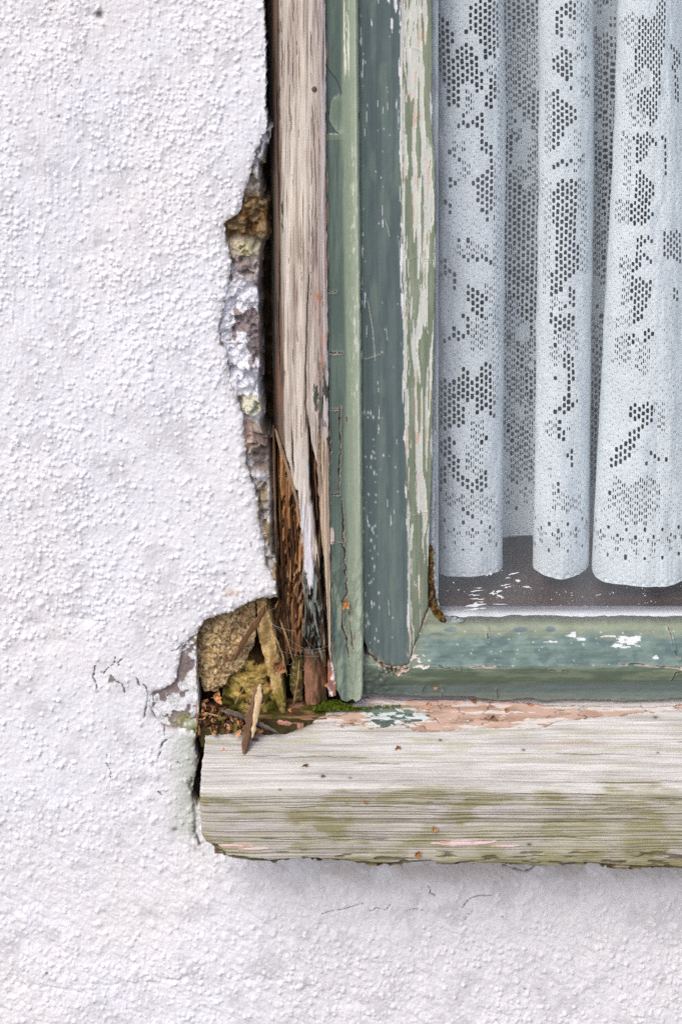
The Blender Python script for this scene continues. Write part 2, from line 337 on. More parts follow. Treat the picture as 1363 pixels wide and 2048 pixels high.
# ---- dark packing behind everything in the hole
def f_back(px, py):
    n = len(px); return np.full(n, .066), (fbm(px / 25, py / 25, 4, 1) - .5) * .016, mixc(full(n, C(58, 44, 34)), C(96, 76, 56), ss(.4, .7, fbm(px / 14, py / 14, 4, 2)))
sheet('rubble_core', np.arange(300, 720, 5), np.arange(-700, 1560, 5), f_back, M_DIRT, parent=wall)
def stone(label, poly, Y, dome, colf, seed, rgh=.004, back=.05):
    cx, cy = np.mean(poly, 0); pl = rough(poly, 1.4, 5, seed)
    def fn(px, py):
        n = len(px); d = segd(px, py, poly, True); b = ss(0, 30, d)
        h = dome * b ** .6 + (fbm(px / 30, py / 26, 4, seed) - .5) * rgh * 2.0 + (fbm(px / 4.5, py / 4.5, 3, seed + 3) - .5) * rgh * .5
        return np.full(n, Y), h, colf(px, py, d)
    a = np.min(poly, 0); b = np.max(poly, 0)
    o = sheet('stone', np.arange(a[0] - 3, b[0] + 4, 1.6), np.arange(a[1] - 3, b[1] + 4, 1.6), fn, M_STONE, pl, skirt=(0, back, 0), parent=wall, skirtcol=C(84, 66, 44))
    if label: o['label'] = label
    return o
def c_tan(px, py, d):
    c = mixc(full(len(px), C(186, 154, 110)), C(216, 190, 146), ss(.38, .64, fbm(px / 8, py / 8, 4, 2)))
    c = mixc(c, C(118, 90, 60), ss(.52, .70, fbm(px / 24, py / 18, 4, 5)) * .7); c = mixc(c, C(128, 106, 78), (1 - ss(1235, 1290, py)) * .5)  # top of the block darker: shade under the render edge painted in
    return mixc(mixc(c, C(70, 54, 38), ss(.54, .66, fbm(px / 4, py / 4, 2, 11)) * .75), C(206, 190, 162), ss(.70, .76, fbm(px / 3.6, py / 3.6, 2, 8)) * .9)
def c_ochre(px, py, d):
    c = mixc(full(len(px), C(196, 172, 104)), C(154, 128, 70), ss(.4, .62, fbm(px / 14, py / 6, 4, 3)))
    c = mixc(c, C(92, 92, 34), ss(.42, .66, fbm(px / 20, py / 14, 4, 9) + .25 * ss(1370, 1430, py) - .05)); return mixc(c, C(60, 44, 26), ss(.6, .7, fbm(px / 12, py / 12, 3, 12)))
def c_slab(px, py, d):
    c = mixc(full(len(px), C(212, 182, 128)), C(164, 134, 86), ss(.4, .65, fbm(px / 8, py / 22, 4, 7)))
    return mixc(c, C(132, 124, 42), ss(1340, 1400, py) * ss(.3, .55, fbm(px / 10, py / 20, 3, 1)) * .8)
def c_grit(px, py, d):
    c = mixc(full(len(px), C(96, 80, 58)), C(164, 144, 104), ss(.48, .66, fbm(px / 5, py / 5, 3, 4))); return mixc(c, C(104, 100, 44), ss(.45, .6, fbm(px / 9, py / 12, 3, 6)) * .7)
stone('coarse tan sandstone block', [(393,1262),(404,1240),(440,1226),(480,1205),(508,1196),(511,1240),(508,1290),(497,1312),(482,1338),(462,1352),(452,1366),(430,1382),(406,1378),(396,1350)], .018, .004, c_tan, 3, rgh=.0055)
stone('ochre stone with green algae', [(450,1372),(462,1352),(485,1322),(512,1308),(534,1330),(548,1380),(572,1440),(520,1442),(484,1440),(452,1434),(444,1400)], .026, .006, c_ochre, 5, rgh=.0038)
stone('thin upright ochre slab', [(513,1200),(528,1202),(541,1240),(552,1300),(560,1345),(568,1400),(571,1438),(562,1432),(550,1400),(538,1352),(526,1310),(516,1270)], .018, .004, c_slab, 7, rgh=.002)
stone('small gritty stone under the rotted jamb', [(585,1322),(604,1320),(606,1362),(604,1402),(590,1404),(580,1380)], .030, .006, c_grit, 8, rgh=.003)
stone('dark stone at the back of the hole', [(540,1215),(572,1208),(586,1240),(584,1300),(575,1330),(560,1325),(548,1270)], .045, .004, lambda x, y, d: mixc(full(len(x), C(92, 72, 54)), C(132, 106, 80), ss(.4, .7, fbm(x / 9, y / 9, 4, 2))), 9)
under(wall)
# ================================================================== WINDOW
win = empty('casement_window', (0.1, .03, -.21))
tag(win, 'old casement window with peeling green paint and bare rotting outer jamb', 'window', kind='thing')
JL = interp([(-800, 530), (0, 535), (300, 540), (600, 543), (850, 547), (1000, 553), (1200, 557), (1330, 566)])
JR = interp([(-800, 648), (0, 650), (400, 652), (700, 655), (1000, 658), (1330, 662)])
BROWN = [(546,862),(560,872),(570,905),(582,945),(594,985),(601,1010),(605,1060),(607,1100),(606,1150),(611,1200),(618,1240),(640,1275),(652,1300),(664,1330),(664,1350),(540,1350),(540,1000)]
FISS = [(611,826),(616,880),(622,930),(625,985),(630,1030),(634,1080),(640,1120)]
FISSW = interp([(780, .8), (880, 2.2), (930, 7), (975, 9), (1000, 7), (1040, 5), (1200, 4), (1330, 3)])
def f_jamb(px, py):
    n = len(px); l = JL(py); r = JR(py); t = (px - l) / (r - l)
    Y = .012 + .030 * (1 - ss(0, .14, t)) ** 2 + .0015 * ss(.94, 1, t)
    gr = fbm(px / 3.1, py / 150, 4, 1); gr2 = fbm(px / 9 + .3 * vn(px / 30, py / 140, 4), py / 260, 4, 6)
    h = (gr - .5) * .0011 + (gr2 - .5) * .0016
    col = mixc(full(n, C(214, 205, 195)), C(184, 172, 162), ss(.42, .68, gr2)); col = mixc(col, C(228, 216, 200), ss(.55, .75, gr) * .6)
    gf = fbm(px / 1.5, py / 90, 3, 5); col = mixc(col, C(158, 136, 118), ss(.56, .72, gf) * .7); col = mixc(col, C(110, 92, 80), ss(.66, .76, gf) * ss(.4, .6, fbm(px / 12, py / 120, 2, 8)) * .8); h -= ss(.56, .72, gf) * .0004
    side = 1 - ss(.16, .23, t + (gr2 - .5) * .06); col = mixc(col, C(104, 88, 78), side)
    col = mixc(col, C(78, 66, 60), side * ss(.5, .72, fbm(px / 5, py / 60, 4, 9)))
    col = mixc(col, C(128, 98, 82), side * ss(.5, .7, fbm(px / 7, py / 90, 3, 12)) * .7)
    g = ss(.58, .9, t + (gr2 - .5) * .25); col = mixc(col, C(168, 154, 148), g * .7)
    col = mixc(col, C(120, 106, 106), ss(.52, .68, fbm(px / 3, py / 120, 4, 3)) * g * .85)
    col = mixc(col, C(172, 122, 98), ss(.60, .70, fbm(px / 5, py / 45, 4, 13)) * ss(.72, .84, t) * ss(400, 520, py) * (1 - ss(700, 800, py)))
    col = mixc(col, C(226, 220, 226), ss(.86, .97, t) * ss(.45, .6, fbm(px / 4, py / 200, 3, 2)) * .5)
    rp_ = ss(840, 900, py) * ss(.74, .80, t); col = mixc(col, mixc(full(n, C(204, 184, 160)), C(150, 128, 108), ss(.45, .65, gr)), rp_ * .85)
    # remnants of dark green paint
    rem = ss(.60, .63, fbm(px / 6, py / 34, 4, 10) + .12 * ss(.82, .95, t)) * (ss(690, 760, py) * ss(.68, .76, t) * (1 - ss(880, 900, py)) + 1.0 * ss(.1, .16, t) * (1 - ss(.2, .28, t)) * (ss(395, 410, py) * (1 - ss(450, 470, py)) + ss(690, 710, py) * (1 - ss(740, 760, py))))
    col = mixc(col, C(74, 82, 74), np.clip(rem, 0, 1)); h += np.clip(rem, 0, 1) * .0004
    col = mixc(col, C(62, 84, 80), (1 - ss(.035, .07, t)) * ss(120, 160, py) * (1 - ss(700, 800, py)) * .7)
    # long checks
    for pts, w, dp in [([(618,520),(614,640),(611,740),(612,826),(612,880)], 1.5, .004), ([(622,180),(630,300),(633,430),(634,560)], .9, .0012), ([(560,470),(558,640),(560,760)], 1.3, .002),
                       ([(585,836),(584,880),(586,920),(590,960)], 2.0, .005), ([(552,100),(556,300),(560,470)], 1.1, .0015), ([(638,700),(640,860),(644,1000)], 1.2, .002), ([(602,420),(602,600)], .7, .001)]:
        d = np.abs(px - np.interp(py, [p[1] for p in pts], [p[0] for p in pts]) + (vn(py / 18, px * 0, 3) - .5) * 2); m = (py > pts[0][1]) & (py < pts[-1][1])
        fade = ss(0, 60, py - pts[0][1]) * ss(0, 40, pts[-1][1] - py); c = ss(w, .3 * w, d) * m * fade; h -= dp * c; col = mixc(col, C(50, 38, 32), c * .85)
    rk = np.random.default_rng(77)
    for _ in range(26):
        t0 = rk.uniform(.16, .94); y0 = rk.uniform(-60, 820); ln = rk.uniform(60, 260); dr = rk.normal(0, .012); w_ = rk.uniform(.5, 1.1)
        cxk = l + t0 * (r - l) + dr * (py - y0) + (vn(py / 16, py * 0 + t0 * 50, 3) - .5) * 2.4; mk = ss(0, 30, py - y0) * ss(0, 40, y0 + ln - py); c = ss(w_, .25 * w_, np.abs(px - cxk)) * mk * ss(.3, .5, vn(py / 22, px * 0 + t0 * 90, 8)); h -= c * .0016; col = mixc(col, C(74, 60, 52), c * .8)
    # rot: open fissure
    fx = np.interp(py, [p[1] for p in FISS] + [1330], [p[0] for p in FISS] + [652]) + 3; fw = FISSW(py) * (1 + .5 * (vn(py / 14, px * 0, 5) - .5))
    c = ss(fw + 1.5, fw - 1.5, np.abs(px - fx)) * ss(800, 880, py); fib = fbm(px / 2.2, py / 70, 3, 15)
    h -= c * (.012 - .007 * ss(.5, .65, fib)); col = mixc(col, mixc(full(n, C(40, 28, 22)), C(112, 86, 66), ss(.52, .66, fib)), c)
    # rot: brown hollow
    m = (py > 840); b = np.zeros(n)
    if m.any():
        wx = px[m] + (fbm(px[m] / 5, py[m] / 30, 3, 7) - .5) * 12; ins = inpoly(wx, py[m], BROWN); dd = segd(wx, py[m], BROWN[:13])
        b[m] = np.where(ins, ss(0, 5, dd), 0)
    fb = fbm(px / 3.2, py / 80, 4, 2); fc = fbm(px / 7, py / 50 + px / 40, 4, 11)
    h = h - b * (.0050 + .010 * (fc - .5) + .008 * (.5 - fb))
    fd = fbm(px / 1.5, py / 46, 3, 4); br = mixc(full(n, C(124, 84, 54)), C(176, 124, 72), ss(.48, .62, fb)); br = mixc(br, C(190, 160, 124), ss(.56, .68, fd) * .75); br = mixc(br, C(58, 40, 30), ss(.44, .34, fb)); br = mixc(br, C(150, 118, 96), ss(.5, .66, fc) * .6); br = mixc(br, C(36, 25, 20), ss(.60, .66, fbm(px / 9, py / 22 + px / 14, 4, 9)) * .75); h = h - b * ss(.55, .64, fbm(px / 9, py / 22 + px / 14, 4, 9)) * .005
    low = ss(1230, 1300, py); br = mixc(br, C(66, 46, 36), low * .6); br = mixc(br, C(142, 118, 100), ss(553, 548, px - (py - 1000) * .02) * .7)
    col = mixc(col, br, b)
    # white painted tongue left standing
    tx = np.interp(py, [870, 940, 990, 1050, 1110, 1165, 1200], [598, 604, 608, 613, 617, 619, 620]); tw = np.interp(py, [870, 940, 985, 1050, 1110, 1165, 1185], [14, 13, 10, 11, 9, 6, 0]) + (vn(py / 12, px * 0, 2) - .5) * 3
    tw = tw + (fbm(px / 3, py / 26, 3, 11) - .5) * 9 * ss(960, 1010, py)
    tg = ss(1.5, -1.5, np.abs(px - tx) - tw) * ss(850, 930, py); tg = np.where(py > 1190, 0, tg)
    wh = mixc(full(n, C(218, 210, 202)), C(218, 215, 222), ss(980, 1030, py)); wh = mixc(wh, C(176, 190, 204), ss(.58, .7, fbm(px / 4, py / 26, 3, 8)) * (1 - ss(950, 1000, py)) * .8)
    wh = mixc(wh, C(158, 144, 136), ss(.54, .68, fbm(px / 2.2, py / 60, 3, 3)) * .75)
    col = mixc(col, wh, tg * ss(870, 960, py)); h = h * (1 - tg) + tg * (.0004 + (fbm(px / 3, py / 90, 3, 3) - .5) * .001)
    # green and grey flakes in the lower middle
    lm = ss(1100, 1160, py) * ss(600, 612, px) * (1 - ss(640, 650, px)) * (1 - tg); fl = ss(.5, .54, fbm(px / 7, py / 26, 4, 14))
    h -= lm * (1 - fl) * .006; col = mixc(col, mixc(full(n, C(44, 32, 28)), mixc(full(n, C(84, 98, 92)), C(128, 136, 128), ss(.45, .7, fbm(px / 4, py / 20, 3, 1))), fl), lm * .95)
    return Y, h, col
jp = [(JL(y), y) for y in range(-760, 1330, 60)] + [(566,1322),(572,1300),(577,1318),(584,1303),(590,1322),(597,1306),(603,1322),(609,1300),(614,1322),(622,1312),(630,1334),(640,1318),(650,1340),(655,1322),(661,1345)] + [(JR(y), y) for y in range(1330, -770, -60)]
ys = np.concatenate([np.arange(-760, -20, 20), np.arange(-20, 1350, 1.6)])
sheet('jamb', np.arange(525, 668, 1.15), ys, f_jamb, M_WOOD, rough(jp, .5, 9, 2), skirt=(0, .055, 0), parent=win, skirtcol=C(60, 44, 34))
jamb = bpy.data.objects['jamb']; jamb['label'] = 'bare grey timber jamb rotted brown at its foot'
# foot pieces of the jamb still standing under the rot
def f_foot(px, py):
    n = len(px); h = (fbm(px / 6, py / 40, 4, 3) - .5) * .004 + .003 * np.sin((px - 607) / 40 * 3.1)
    c = mixc(full(n, C(150, 108, 88)), C(104, 80, 58), ss(.42, .62, fbm(px / 6, py / 26, 4, 5) + (px - 626) / 90)); c = mixc(c, C(92, 92, 40), ss(.52, .7, fbm(px / 12, py / 16, 3, 9)) * ss(1320, 1400, py) * .6)
    c = mixc(c, C(80, 62, 48), (1 - ss(1300, 1345, py)) * .7)
    return np.full(n, .020) + .006 * ss(632, 650, px), h, c
sheet('jamb_foot', np.arange(604, 656, 1.4), np.arange(1296, 1416, 1.5), f_foot, M_ROT, rough([(608,1300),(628,1304),(648,1310),(652,1350),(652,1405),(640,1406),(612,1408),(609,1370)], .8, 5, 5), skirt=(0, .05, 0), parent=win)
def f_foot2(px, py):
    n = len(px); w = ss(.5, .54, fbm(px / 8, py / 14, 4, 4)); c = mixc(full(n, C(160, 104, 82)), C(222, 212, 210), w); c = mixc(c, C(120, 110, 110), ss(.55, .6, fbm(px / 5, py / 12, 3, 7)) * .6)
    return np.full(n, .0155), w * .0008 + (fbm(px / 6, py / 10, 3, 2) - .5) * .002, c
sheet('primed_block', np.arange(650, 676, 1.4), np.arange(1320, 1400, 1.4), f_foot2, M_FLAKE, rough([(655,1328),(664,1326),(670,1345),(672,1392),(658,1394),(655,1360)], .8, 4, 6), skirt=(0, .04, 0), parent=win)
# splinters of the rotted foot: each a tapered, slightly curved strip standing off the wood
def strip(name, pts, w0, w1, th, mat_, c0, c1, parent, seed=0, Y0=.01, Y1=None, nseg=14):
    p = np.asarray(pts, float); k = len(p); t = np.linspace(0, 1, nseg); s = np.linspace(0, 1, k)
    cx = np.interp(t, s, p[:, 0]); cy = np.interp(t, s, p[:, 1]); Y = np.interp(t, s, p[:, 2]) if p.shape[1] > 2 else np.linspace(Y0, Y0 if Y1 is None else Y1, nseg)
    rg = np.random.default_rng(seed); w = np.interp(t, [0, .12, .8, 1], [w0 * .3, w0, w1, w1 * .15]) * (1 + .18 * rg.normal(size=nseg)) * PXM / 2
    c = P(cx, cy, Y); c[:, 0] += np.cumsum(rg.normal(size=nseg)) * .00018
    d = np.gradient(c, axis=0); d /= np.linalg.norm(d, axis=1)[:, None] + 1e-9
    side = np.cross(d, [0, -1, 0]); side /= np.linalg.norm(side, axis=1)[:, None] + 1e-9; out = np.cross(side, d)
    ring = []; cols = []
    prof = [(-1, -.2), (-.75, .55), (-.2, 1.0), (.35, .8), (.85, .4), (1, -.2), (.5, -.9), (-.5, -.9)]
    for a, b in prof:
        ring.append(c + side * (w * a)[:, None] + out * (np.minimum(w * .9, th) * b)[:, None] + rg.normal(size=c.shape) * .00012)
        q = np.clip(fbm(np.full(nseg, a * 3 + seed), t * 5, 3, seed % 9), 0, 1); cols.append(mixc(full(nseg, c0), c1, ss(.35, .65, q + .2 * b)))
    V = np.stack(ring, 1).reshape(-1, 3); CC = np.stack(cols, 1).reshape(-1, 3); m = len(prof); F = []
    for i in range(nseg - 1):
        for j in range(m): F.append((i * m + j, i * m + (j + 1) % m, (i + 1) * m + (j + 1) % m, (i + 1) * m + j))
    return np_mesh(name, V, [np.array(F), np.array([range(m)]), np.array([range((nseg - 1) * m + m - 1, (nseg - 1) * m - 1, -1)])], mat_, CC, parent, smooth=False)
pale, pale2, brn, dbrn = C(200, 182, 156), C(146, 120, 94), C(136, 98, 64), C(62, 44, 32)
SPL = [([(551,858,.016),(566,905,.013),(580,950,.012),(594,1000,.012),(602,1055,.015)], 7, 5, pale, pale2), ([(547,850,.018),(549,960,.016),(552,1080,.017),(558,1225,.020)], 5, 4, C(150,126,104), C(96,74,58)),
 ([(556,900,.022),(560,1000,.019),(564,1120,.018),(566,1210,.02)], 5, 4, brn, dbrn), ([(566,930,.022),(572,1040,.017),(578,1150,.016),(580,1200,.018)], 5, 4, brn, C(96,58,32)),
 ([(575,960,.02),(584,1060,.017),(588,1130,.015),(590,1180,.018)], 5, 3, C(166,112,60), dbrn), ([(588,1020,.018),(594,1090,.016),(598,1150,.016)], 4, 3, brn, dbrn),
 ([(560,1130,.02),(566,1190,.018),(572,1260,.020),(578,1312,.024)], 5, 3, C(120,84,60), dbrn), ([(570,1170,.018),(576,1230,.016),(586,1290,.02),(590,1322,.024)], 4, 3, C(146,112,86), dbrn),
 ([(584,1160,.018),(590,1220,.016),(592,1290,.021)], 4, 3, C(110,70,44), dbrn), ([(600,1150,.016),(607,1180,.013),(613,1205,.012),(617,1225,.014)], 5, 4, C(176,162,144), C(110,96,84)),
 ([(608,1170,.016),(613,1230,.014),(612,1275,.017)], 4, 3, C(110,116,108), C(60,56,52)), ([(630,1080,.014),(636,1150,.012),(640,1200,.013),(646,1290,.015)], 4, 3, C(120,98,78), dbrn),
 ([(619,1010,.014),(626,1060,.012),(630,1110,.014)], 3, 2, C(196,178,156), C(120,98,80)), ([(625,1200,.014),(630,1240,.012),(636,1275,.014)], 5, 3, C(206,206,206), C(110,116,112)),
 ([(628,880,.018),(629,940,.016),(631,1000,.017)], 2.5, 2, C(170,130,98), C(110,80,60)), ([(614,1210,.02),(618,1270,.018),(622,1320,.022)], 5, 3, C(84,56,42), dbrn), ([(640,1240,.018),(645,1290,.014),(650,1335,.016)], 4, 3, C(150,132,118), C(70,56,50)),
 ([(557,1202,.014),(553,1208,.008),(548,1218,.004)], 4, 2, C(180,130,86), brn)]
rs = np.random.default_rng(5)
for k in range(34):       # fine fibres
    x = rs.uniform(553, 600); y = rs.uniform(960, 1240); L = rs.uniform(40, 100)
    SPL.append(([(x, y, .021), (x + rs.normal(2, 1.5), y + L * .6, .0165), (x + rs.normal(4, 2), y + L, .02)], rs.uniform(1.8, 3.4), 1.4, [brn, C(126,86,54), C(168,128,92), C(92,58,38)][k % 4], dbrn))
for k in range(14):
    x = rs.uniform(612, 655); y = rs.uniform(1120, 1270); L = rs.uniform(35, 80)
    SPL.append(([(x, y, .018), (x + rs.normal(1, 1), y + L * .6, .0135), (x + rs.normal(2, 2), y + L, .018)], rs.uniform(1.8, 3.2), 1.4, [C(140,120,104), C(84,92,86), C(96,70,54)][k % 3], C(50,38,32)))
for k, (pts, w0, w1, a, b) in enumerate(SPL): strip('splinter', pts, w0, w1, .0015, M_ROT, a, b, jamb, seed=k, nseg=12)
# nail in the jamb
bm_v = []; a = np.linspace(0, 2 * np.pi, 17)[:-1]
c = P(628, 178, .0118)
for r, yo in [(0, -.0012), (.0016, -.0012), (.0026, -.0006), (.0028, .0004)]: bm_v.append(np.stack([c[0] + r * np.cos(a), np.full(16, c[1] + yo), c[2] + r * np.sin(a)], 1))
V = np.concatenate(bm_v); F = [(i * 16 + j, i * 16 + (j + 1) % 16, (i + 1) * 16 + (j + 1) % 16, (i + 1) * 16 + j) for i in range(3) for j in range(16)]
np_mesh('nail', V, np.array(F), M_IRON, None, jamb)
# ---- green moulding fixed to the jamb
BL = JR; BR = interp([(-800, 714), (0, 716), (700, 722), (1300, 727), (1420, 724)])
FL = [(652,128),(658,140),(664,148),(671,156),(680,176),(682,186),(676,190)], [(676,190),(667,196),(661,205),(659,222),(658,240),(664,252),(672,262),(679,267)]
CRK = [[(658,585),(668,586),(673,584)], [(659,706),(674,707),(685,705)], [(661,820),(679,819)], [(679,812),(681,850),(679,900),(678,940),(677,988)], [(660,989),(677,988)], [(684,1000),(686,1060),(688,1090)], [(662,1085),(684,1088),(688,1096),(690,1130),(692,1190),(684,1205),(685,1250),(694,1285),(698,1318)], [(700,1225),(703,1275),(706,1300)], [(658,860),(659,905)], [(692,835),(692,845)]]
def f_bead(px, py):
    n = len(px); l = BL(py); r = BR(py); t = (px - l) / (r - l); w = (vn(py / 260, px * 0, 4) - .5) * .03
    Y = np.interp(t + w, [0, .04, .10, .42, .52, .70, .84, .93, .985, 1.05], [.0175, .0155, .0172, .0172, .0162, .0118, .0106, .0110, .0130, .0210])
    st = fbm(px / 5, py / 120, 4, 3); h = (st - .5) * .0007 + (fbm(px / 12, py / 26, 3, 6) - .5) * .0009
    col = mixc(full(n, C(80, 101, 93)), C(94, 114, 104), ss(.4, .65, st))
    bead = ss(.44, .60, t + w + (st - .5) * .1); col = mixc(col, mixc(full(n, C(126, 144, 122)), C(154, 168, 144), ss(.62, .9, t)), bead)  # sky sheen on the bead put into the colour as lighter sage
    col = mixc(col, C(182, 194, 164), np.exp(-((t + w - .90) / .03) ** 2) * (1 - ss(900, 1100, py)) * .8)  # painted highlight along the ridge
    up = (1 - ss(120, 170, py)); col = mixc(col, C(214, 218, 196), up * ss(.53, .6, fbm(px / 3, py / 50, 4, 8)) * ss(.50, .56, t) * (1 - ss(.7, .74, t)))
    col = mixc(col, C(204, 210, 190), ss(.62, .66, fbm(px / 2.6, py / 16, 4, 9)) * np.exp(-((t - .86) / .16) ** 2) * ss(250, 330, py) * (1 - ss(760, 900, py)) * .8)
    lo = ss(1060, 1200, py); col = mixc(col, C(134, 152, 128), lo * (1 - ss(.30, .42, t)) * ss(.4, .6, fbm(px / 12, py / 60, 3, 5)) * .8); h += lo * (fbm(px / 10, py / 24, 4, 2) - .5) * .005
    pk = (1 - ss(.02, .07, t + (fbm(px / 6, py / 14, 3, 4) - .5) * .10)); col = mixc(col, C(176, 138, 118), pk * ss(.42, .6, fbm(py / 30, px / 6, 3, 11)) * .9); col = mixc(col, C(70, 58, 52), pk * ss(.55, .7, fbm(py / 20, px / 6, 3, 12)))
    # lifted flake near the top
    m = (py > 110) & (py < 280) & (px < 690)
    if m.any():
        poly = [(648,126)] + FL[0] + FL[1][1:] + [(648,268)]; i = inpoly(px[m], py[m], poly); d = segd(px[m], py[m], FL[0] + FL[1])
        ins = i * ss(0, 1.2, d); h[m] -= ins * .0013; col[m] = mixc(col[m], C(84, 104, 102), ins); rimg = ss(2.0, .5, d); col[m] = mixc(col[m], C(70, 62, 54), rimg * .8)
        lift = (1 - i) * np.exp(-d / 7) * ss(188, 200, py[m]); h[m] += lift * .0022; col[m] = mixc(col[m], C(138, 156, 132), np.clip((1 - i) * np.exp(-d / 16) * ss(188, 200, py[m]), 0, 1) * .8)
    for pts in CRK:
        p = np.asarray(pts, float); m = (px > p[:, 0].min() - 8) & (px < p[:, 0].max() + 8) & (py > p[:, 1].min() - 8) & (py < p[:, 1].max() + 8)
        if m.any():
            wx = px[m] + (fbm(py[m] / 11, px[m] / 11, 4, 7) - .5) * 9; wy = py[m] + (fbm(px[m] / 9, py[m] / 9, 3, 3) - .5) * 7; cw = .35 + 1.3 * vn(px[m] / 9, py[m] / 13, 9); d = segd(wx, wy, p); g = ss(1.5 * cw, .4 * cw, d); h[m] -= g * .0018; col[m] = mixc(col[m], C(70, 46, 44), g * .9)
            e = ss(3.2, 1.6, d) * (1 - g) * (wx > np.interp(py[m], p[:, 1], p[:, 0]) if p[:, 1].max() - p[:, 1].min() > 12 else .6)
            h[m] += ss(6, 1.5, d) * (1 - g) * .0007; col[m] = mixc(col[m], C(198, 160, 146), e * .65)  # salmon primer lip, its lit edge painted on
    pkp = np.exp(-((px - 663) / 5) ** 2 - ((py - 1072) / 18) ** 2); col = mixc(col, C(224, 196, 186), ss(.3, .5, pkp)); h += ss(.3, .5, pkp) * .0006
    return Y, h, grey(col, .22)
bp = [(BL(y) - .5, y) for y in range(-760, 1340, 70)] + [(663,1345),(668,1372),(676,1384),(682,1399),(694,1404),(704,1399),(712,1404),(722,1398),(725,1388)] + [(BR(y), y) for y in range(1380, -770, -70)]
ys2 = np.concatenate([np.arange(-760, -20, 20), np.arange(-20, 1410, 1.6)])
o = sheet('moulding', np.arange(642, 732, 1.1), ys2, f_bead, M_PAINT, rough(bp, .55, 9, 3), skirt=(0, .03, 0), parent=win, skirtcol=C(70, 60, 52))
o['label'] = 'green painted moulding, sky sheen put in as sage colour, with cracked edge'
# ---- sash stile with the worn glazing putty
CUT = [(718,1302),(735,1305),(752,1318),(770,1331),(800,1335),(816,1328),(824,1300),(838,1262),(850,1228),(856,1214),(870,1208)]
def putl(py): return np.interp(py, [-800, 0, 300, 500, 900, 1330], [798, 801, 800, 803, 810, 818])
def gl(py): return np.interp(py, [-800, 0, 250, 330, 520, 700, 900, 1050, 1150, 1230], [862, 862, 864, 869, 871, 867, 864, 859, 855, 856])
SPEC = np.random.default_rng(21); SPK = [(SPEC.normal(740, 12), SPEC.uniform(820, 1310), SPEC.uniform(.7, 1.7), SPEC.uniform(1, 3)) for _ in range(60)] + [(SPEC.uniform(725, 800), SPEC.uniform(0, 1300), SPEC.uniform(.6, 1.2), 1.5) for _ in range(30)]
def f_stile(px, py):
    n = len(px); pl = putl(py); g = gl(py); t = (px - pl) / (g - pl)
    Y = .0212 + .0006 * np.sin((px - 721) / 26) + np.where(t > 0, .0145 * np.clip(t, 0, 1.1), 0) - .0012 * np.exp(-((t - .02) / .10) ** 2)
    Y = Y - .005 * (1 - ss(0, 5, px - BR(py)))
    st = fbm(px / 4, py / 160, 4, 2); h = (st - .5) * .0006 + (fbm(px / 22, py / 40, 3, 5) - .5) * .0010
    col = mixc(full(n, C(78, 99, 100)), C(90, 111, 110), ss(.4, .66, fbm(px / 10, py / 220, 4, 6))); col = mixc(col, C(102, 124, 114), ss(.52, .72, fbm(px / 20, py / 90, 4, 1)) * .6)
    col = mixc(col, C(116, 138, 118), (1 - ss(4, 12, px - BR(py))) * .45)
    put = ss(-.02, .04, t); sage = mixc(full(n, C(134, 148, 116)), C(152, 164, 134), ss(.35, .7, fbm(px / 9, py / 80, 3, 9))); col = mixc(col, sage, put)  # bevel lighter than the flat face: sky sheen put into the paint colour
    # worn through to the white undercoat in long streaks, salmon primer within
    dens = np.interp(py, [-50, 100, 300, 460, 600, 800, 900, 1000, 1100, 1250], [.15, .12, .11, .07, .05, -.005, .05, .0, -.06, -.06])
    nz = fbm(px / 6.6 + 2 * (vn(px / 30, py / 120, 5) - .5), py / 95, 5, 12); cen = np.exp(-((t - .62) / .33) ** 2)
    wear = ss(.525, .54, nz + dens * cen - .10 * (1 - cen)) * put
    line = ss(.37, .39, fbm(px / 3, py / 50, 4, 4) - 2.4 * np.abs(t - .05) + .05 * ss(450, 300, py) + .04 * ss(950, 1000, py) * (1 - ss(1290, 1310, py))) * ss(-.10, -.04, t)
    top = ss(.60, .615, fbm(px / 4.5, py / 55, 5, 7) + .20 * (1 - ss(20, 240, py)) * ss(750, 800, px) - .16) * (1 - put)
    w = np.clip(wear + line + top, 0, 1); col = mixc(col, mixc(full(n, C(226, 228, 214)), C(212, 214, 226), ss(.05, -.05, t)), w); h -= w * .0009
    sal = ss(.64, .69, fbm(px / 5, py / 40, 4, 14)) * w * put * ss(.3, .5, cen + line); col = mixc(col, C(238, 198, 166), sal * .9)
    for x, y, r, e in SPK:
        m = (np.abs(px - x) < 6) & (np.abs(py - y) < 10)
        if m.any(): col[m] = mixc(col[m], C(206, 216, 206), np.exp(-((px[m] - x) / r) ** 2 - ((py[m] - y) / (r * e)) ** 2) * .95)
    for pts in [[(770,440),(776,460),(778,472)], [(772,655),(774,680)], [(724,716),(732,717),(760,708)], [(776,1200),(778,1230)], [(812,520),(834,510)], [(812,1030),(858,1026)], [(852,800),(866,800)], [(826,96),(848,108)], [(846,520),(868,518)], [(735,600),(745,660),(750,720)]]:
        p = np.asarray(pts, float); m = (np.abs(px - p[:, 0].mean()) < 30) & (np.abs(py - p[:, 1].mean()) < 70)
        if m.any(): d = segd(px[m], py[m], p); k = ss(1.4, .4, d); h[m] += ss(4, 1, d) * .0006 - k * .0009; col[m] = mixc(col[m], C(206, 206, 190), k * .5)
    d = np.where(py > 1150, segd(px, py, CUT[:-1]), 99); k = np.exp(-d / 6); col = mixc(col, C(186, 176, 150), k * .5 * ss(.45, .6, fbm(px / 6, py / 8, 3, 2))); h -= np.exp(-d / 2.5) * .001
    gd = ss(.955, 1.0, t) * ss(.45, .6, fbm(py / 20, px / 6, 3, 13)); col = mixc(col, C(74, 66, 52), gd * .8)
    return Y, h, grey(col, .26)
